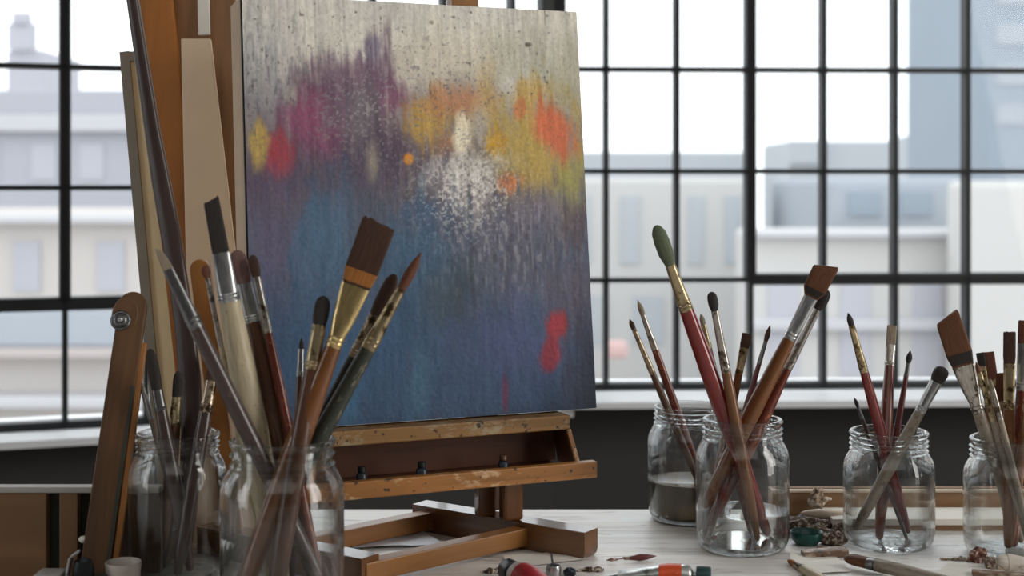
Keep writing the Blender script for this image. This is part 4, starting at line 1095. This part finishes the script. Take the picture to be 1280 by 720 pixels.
# pale driftwood stick and crusted pieces between the central jar and the next
p = at(1001, 641, 1.44); q = at(1062, 645, 1.46)
MB().sweep(p, (q - p).normalized(), V((0, 1, 0)), Z, [(0, 0.0008, 0.0006), (0.006, 0.004, 0.0028), (0.022, 0.007, 0.0052), (0.04, 0.008, 0.005), ((q - p).length, 0.008, 0.005)], 16).build('wooden_spatula', M['driftwood'], None, p, smooth=True)
tag(bpy.data.objects['wooden_spatula'], 'pale pointed wooden spatula resting near the tray box', 'spatula')
c0 = V((xat(1020, 1.455), 1.455, TZ))
MB().lump(c0 + Z * 0.0045, (0.036, 0.013, 0.0065), 21, flatz=TZ, amp=0.35).build('dark_rag', M['dark_rag'], None, c0, smooth=True)
tag(bpy.data.objects['dark_rag'], 'dark crumpled rag under the pale wooden spatula', 'rag')
c0 = at(1022, 628, 1.485)
MB().lump(at(1022, 624, 1.490), (0.0100, 0.0050, 0.0100), 33, amp=0.6).build('paint_rag', M['rag'], None, c0, smooth=True, sub=1)
tag(bpy.data.objects['paint_rag'], 'small stained pale rag hanging on the tray box edge', 'rag')
c0 = V((xat(1004, 1.425), 1.425, TZ))
MB().lump(c0 + Z * 0.006, (0.028, 0.012, 0.0095), 41, flatz=TZ, amp=0.5).build('crumpled_tube', M['dirty_paint'], None, c0, smooth=True, sub=1)
tag(bpy.data.objects['crumpled_tube'], 'crumpled crusted paint tube behind the teal dish', 'paint tube')
p = at(1004, 652, 1.43); q = at(1041, 664, 1.415)
MB().beam(p, q, 0.010, 0.003, V((0, 1, 0.2)), 0.003, 0.001).build('wood_sliver', M['driftwood'], None, q, bevel=0.0006)
tag(bpy.data.objects['wood_sliver'], 'pale paint-stained wood sliver lying over the crumpled tube', 'wood')
c0 = on_table(1008, 680)
MB().lathe(c0, [(0.0001, 0), (0.010, 0), (0.0145, 0.005), (0.0162, 0.0118), (0.0158, 0.0124), (0.0150, 0.0118), (0.0130, 0.006), (0.0001, 0.003)], 36).build('teal_dish', M['teal'], None, c0, smooth=True)
tag(bpy.data.objects['teal_dish'], 'small teal paint dish between the central jar and its right neighbour', 'dish')
c0 = on_table(1041, 681)
MB().lump(c0 + Z * 0.004, (0.013, 0.009, 0.0085), 51, flatz=TZ, amp=0.45).build('paint_crust', M['dirty_paint'], None, c0, smooth=True, sub=1)
tag(bpy.data.objects['paint_crust'], 'lumpy dried paint crust right of the teal dish', 'paint')
p = on_table(1003, 692, 0.003); q = on_table(1058, 689, 0.004)
MB().beam(p, q, 0.012, 0.005, V((0, 1, 0)), 0.016, 0.007).build('wood_scrap', M['dirtywood'], None, p, bevel=0.001)
tag(bpy.data.objects['wood_scrap'], 'flat brown wood scrap in front of the teal dish', 'wood')
c0 = on_table(1222, 703)
MB().lump(c0 + Z * 0.005, (0.0095, 0.007, 0.0085), 61, flatz=TZ, amp=0.5).build('paint_crust', M['pinkpaint'], None, c0, smooth=True, sub=1)
tag(bpy.data.objects['paint_crust.001'], 'pinkish dried paint crust at the foot of the right border jar', 'paint')
p = on_table(1215, 716, 0.0025); q = on_table(1310, 722, 0.0025)
MB().beam(p, q, 0.010, 0.005, V((0, 1, 0))).build('wooden_ruler', M['dirtywood'], None, p, bevel=0.0008)
tag(bpy.data.objects['wooden_ruler'], 'thin brown wooden strip lying in front of the whitish tube', 'wood')

for (px, py, rx, ry, rz, mt, lab, nm) in (
    (1030, 690, 0.012, 0.005, 0.003, 'dirty_paint', 'small dirty paint flake before the teal dish, right end', 'paint_flake'),
    (995, 668, 0.010, 0.006, 0.005, 'dark_rag', 'dark paint scrap tight against the central jar behind the teal dish', 'paint_scrap'),
    (1050, 668, 0.010, 0.006, 0.006, 'dirty_paint', 'dirty paint lump touching the left foot of the next jar', 'paint_lump'),
    (740, 714, 0.013, 0.004, 0.002, 'dirty_paint', 'long grey paint flake between the two paint tubes', 'paint_flake'),
    (1196, 700, 0.014, 0.003, 0.0015, 'rag', 'thin pale flake on the paper before the right border jar', 'paint_flake')):
    c0 = on_table(px, py)
    o = MB().lump(c0 + Z * rz * 0.6, (rx, ry, rz), px, flatz=TZ, amp=0.5).build(nm, M[mt], None, c0, smooth=True)
    tag(o, lab, 'paint')
p = on_table(800, 712, 0.003); q = on_table(752, 722, 0.003)
MB().beam(p, q, 0.006, 0.0022, V((0, 1, 0)), 0.003, 0.0015).build('palette_knife', M['steel_clean'], None, p, bevel=0.0005)
tag(bpy.data.objects['palette_knife'], 'slim greenish grey metal blade lying left of the orange-labelled tube', 'palette knife')

# ---------------------------------------------------------------- light
w = bpy.data.worlds.new('overcast sky'); scn.world = w; w.use_nodes = True
nt = w.node_tree; bg = nt.nodes['Background']
tc = nt.nodes.new('ShaderNodeTexCoord'); no = nt.nodes.new('ShaderNodeTexNoise'); no.inputs['Scale'].default_value = 2.5
rp = nt.nodes.new('ShaderNodeValToRGB'); rp.color_ramp.elements[0].position = 0.3; rp.color_ramp.elements[1].position = 0.7
rp.color_ramp.elements[0].color = (0.93, 0.965, 1.0, 1); rp.color_ramp.elements[1].color = (1, 1, 1, 1)
nt.links.new(tc.outputs['Generated'], no.inputs['Vector']); nt.links.new(no.outputs['Fac'], rp.inputs['Fac']); nt.links.new(rp.outputs[0], bg.inputs['Color'])
bg.inputs['Strength'].default_value = SKY

def area(name, loc, target, sx, sy, power, color):
    l = bpy.data.lights.new(name, 'AREA'); l.shape = 'RECTANGLE'; l.size = sx; l.size_y = sy; l.energy = power; l.color = color
    o = bpy.data.objects.new(name, l); col.objects.link(o); o.location = loc
    o.rotation_euler = (V(target) - V(loc)).to_track_quat('-Z', 'Y').to_euler(); return o
area('assumed_light_right', (2.6, 0.45, 1.6), (0.1, 1.4, 0.85), 0.8, 2.2, 50, (1.0, 0.97, 0.93))  # assumed side light: lamp added inside the room, the right wall has no window
area('assumed_light_left', (-2.7, 0.3, 1.6), (-0.2, 1.35, 0.9), 0.5, 2.0, 13, (0.96, 0.98, 1.0))  # weaker lamp added opposite, its source assumed; the left wall is solid too
area('sill_fill', (0.5, 4.6, 3.6), (0.15, 2.6, 0.7), 4.5, 1.2, 120, (0.95, 0.98, 1.0))  # added lamp outside the window, brightens the sill and backlights the table
area('front_fill', (0.1, -0.6, 3.0), (-0.1, 1.4, 0.85), 3.2, 2.4, 19, (1.0, 0.97, 0.92))  # added soft fill from above the viewer, not a fitting of the room

# ---------------------------------------------------------------- colour and sampling
scn.view_settings.view_transform = 'Standard'; scn.view_settings.look = 'None'
scn.view_settings.exposure = 0.0
cy = scn.cycles
cy.use_denoising = True; cy.max_bounces = 8; cy.transparent_max_bounces = 40; cy.diffuse_bounces = 4
cy.glossy_bounces = 4; cy.sample_clamp_indirect = 4.0; cy.caustics_reflective = False; cy.caustics_refractive = False
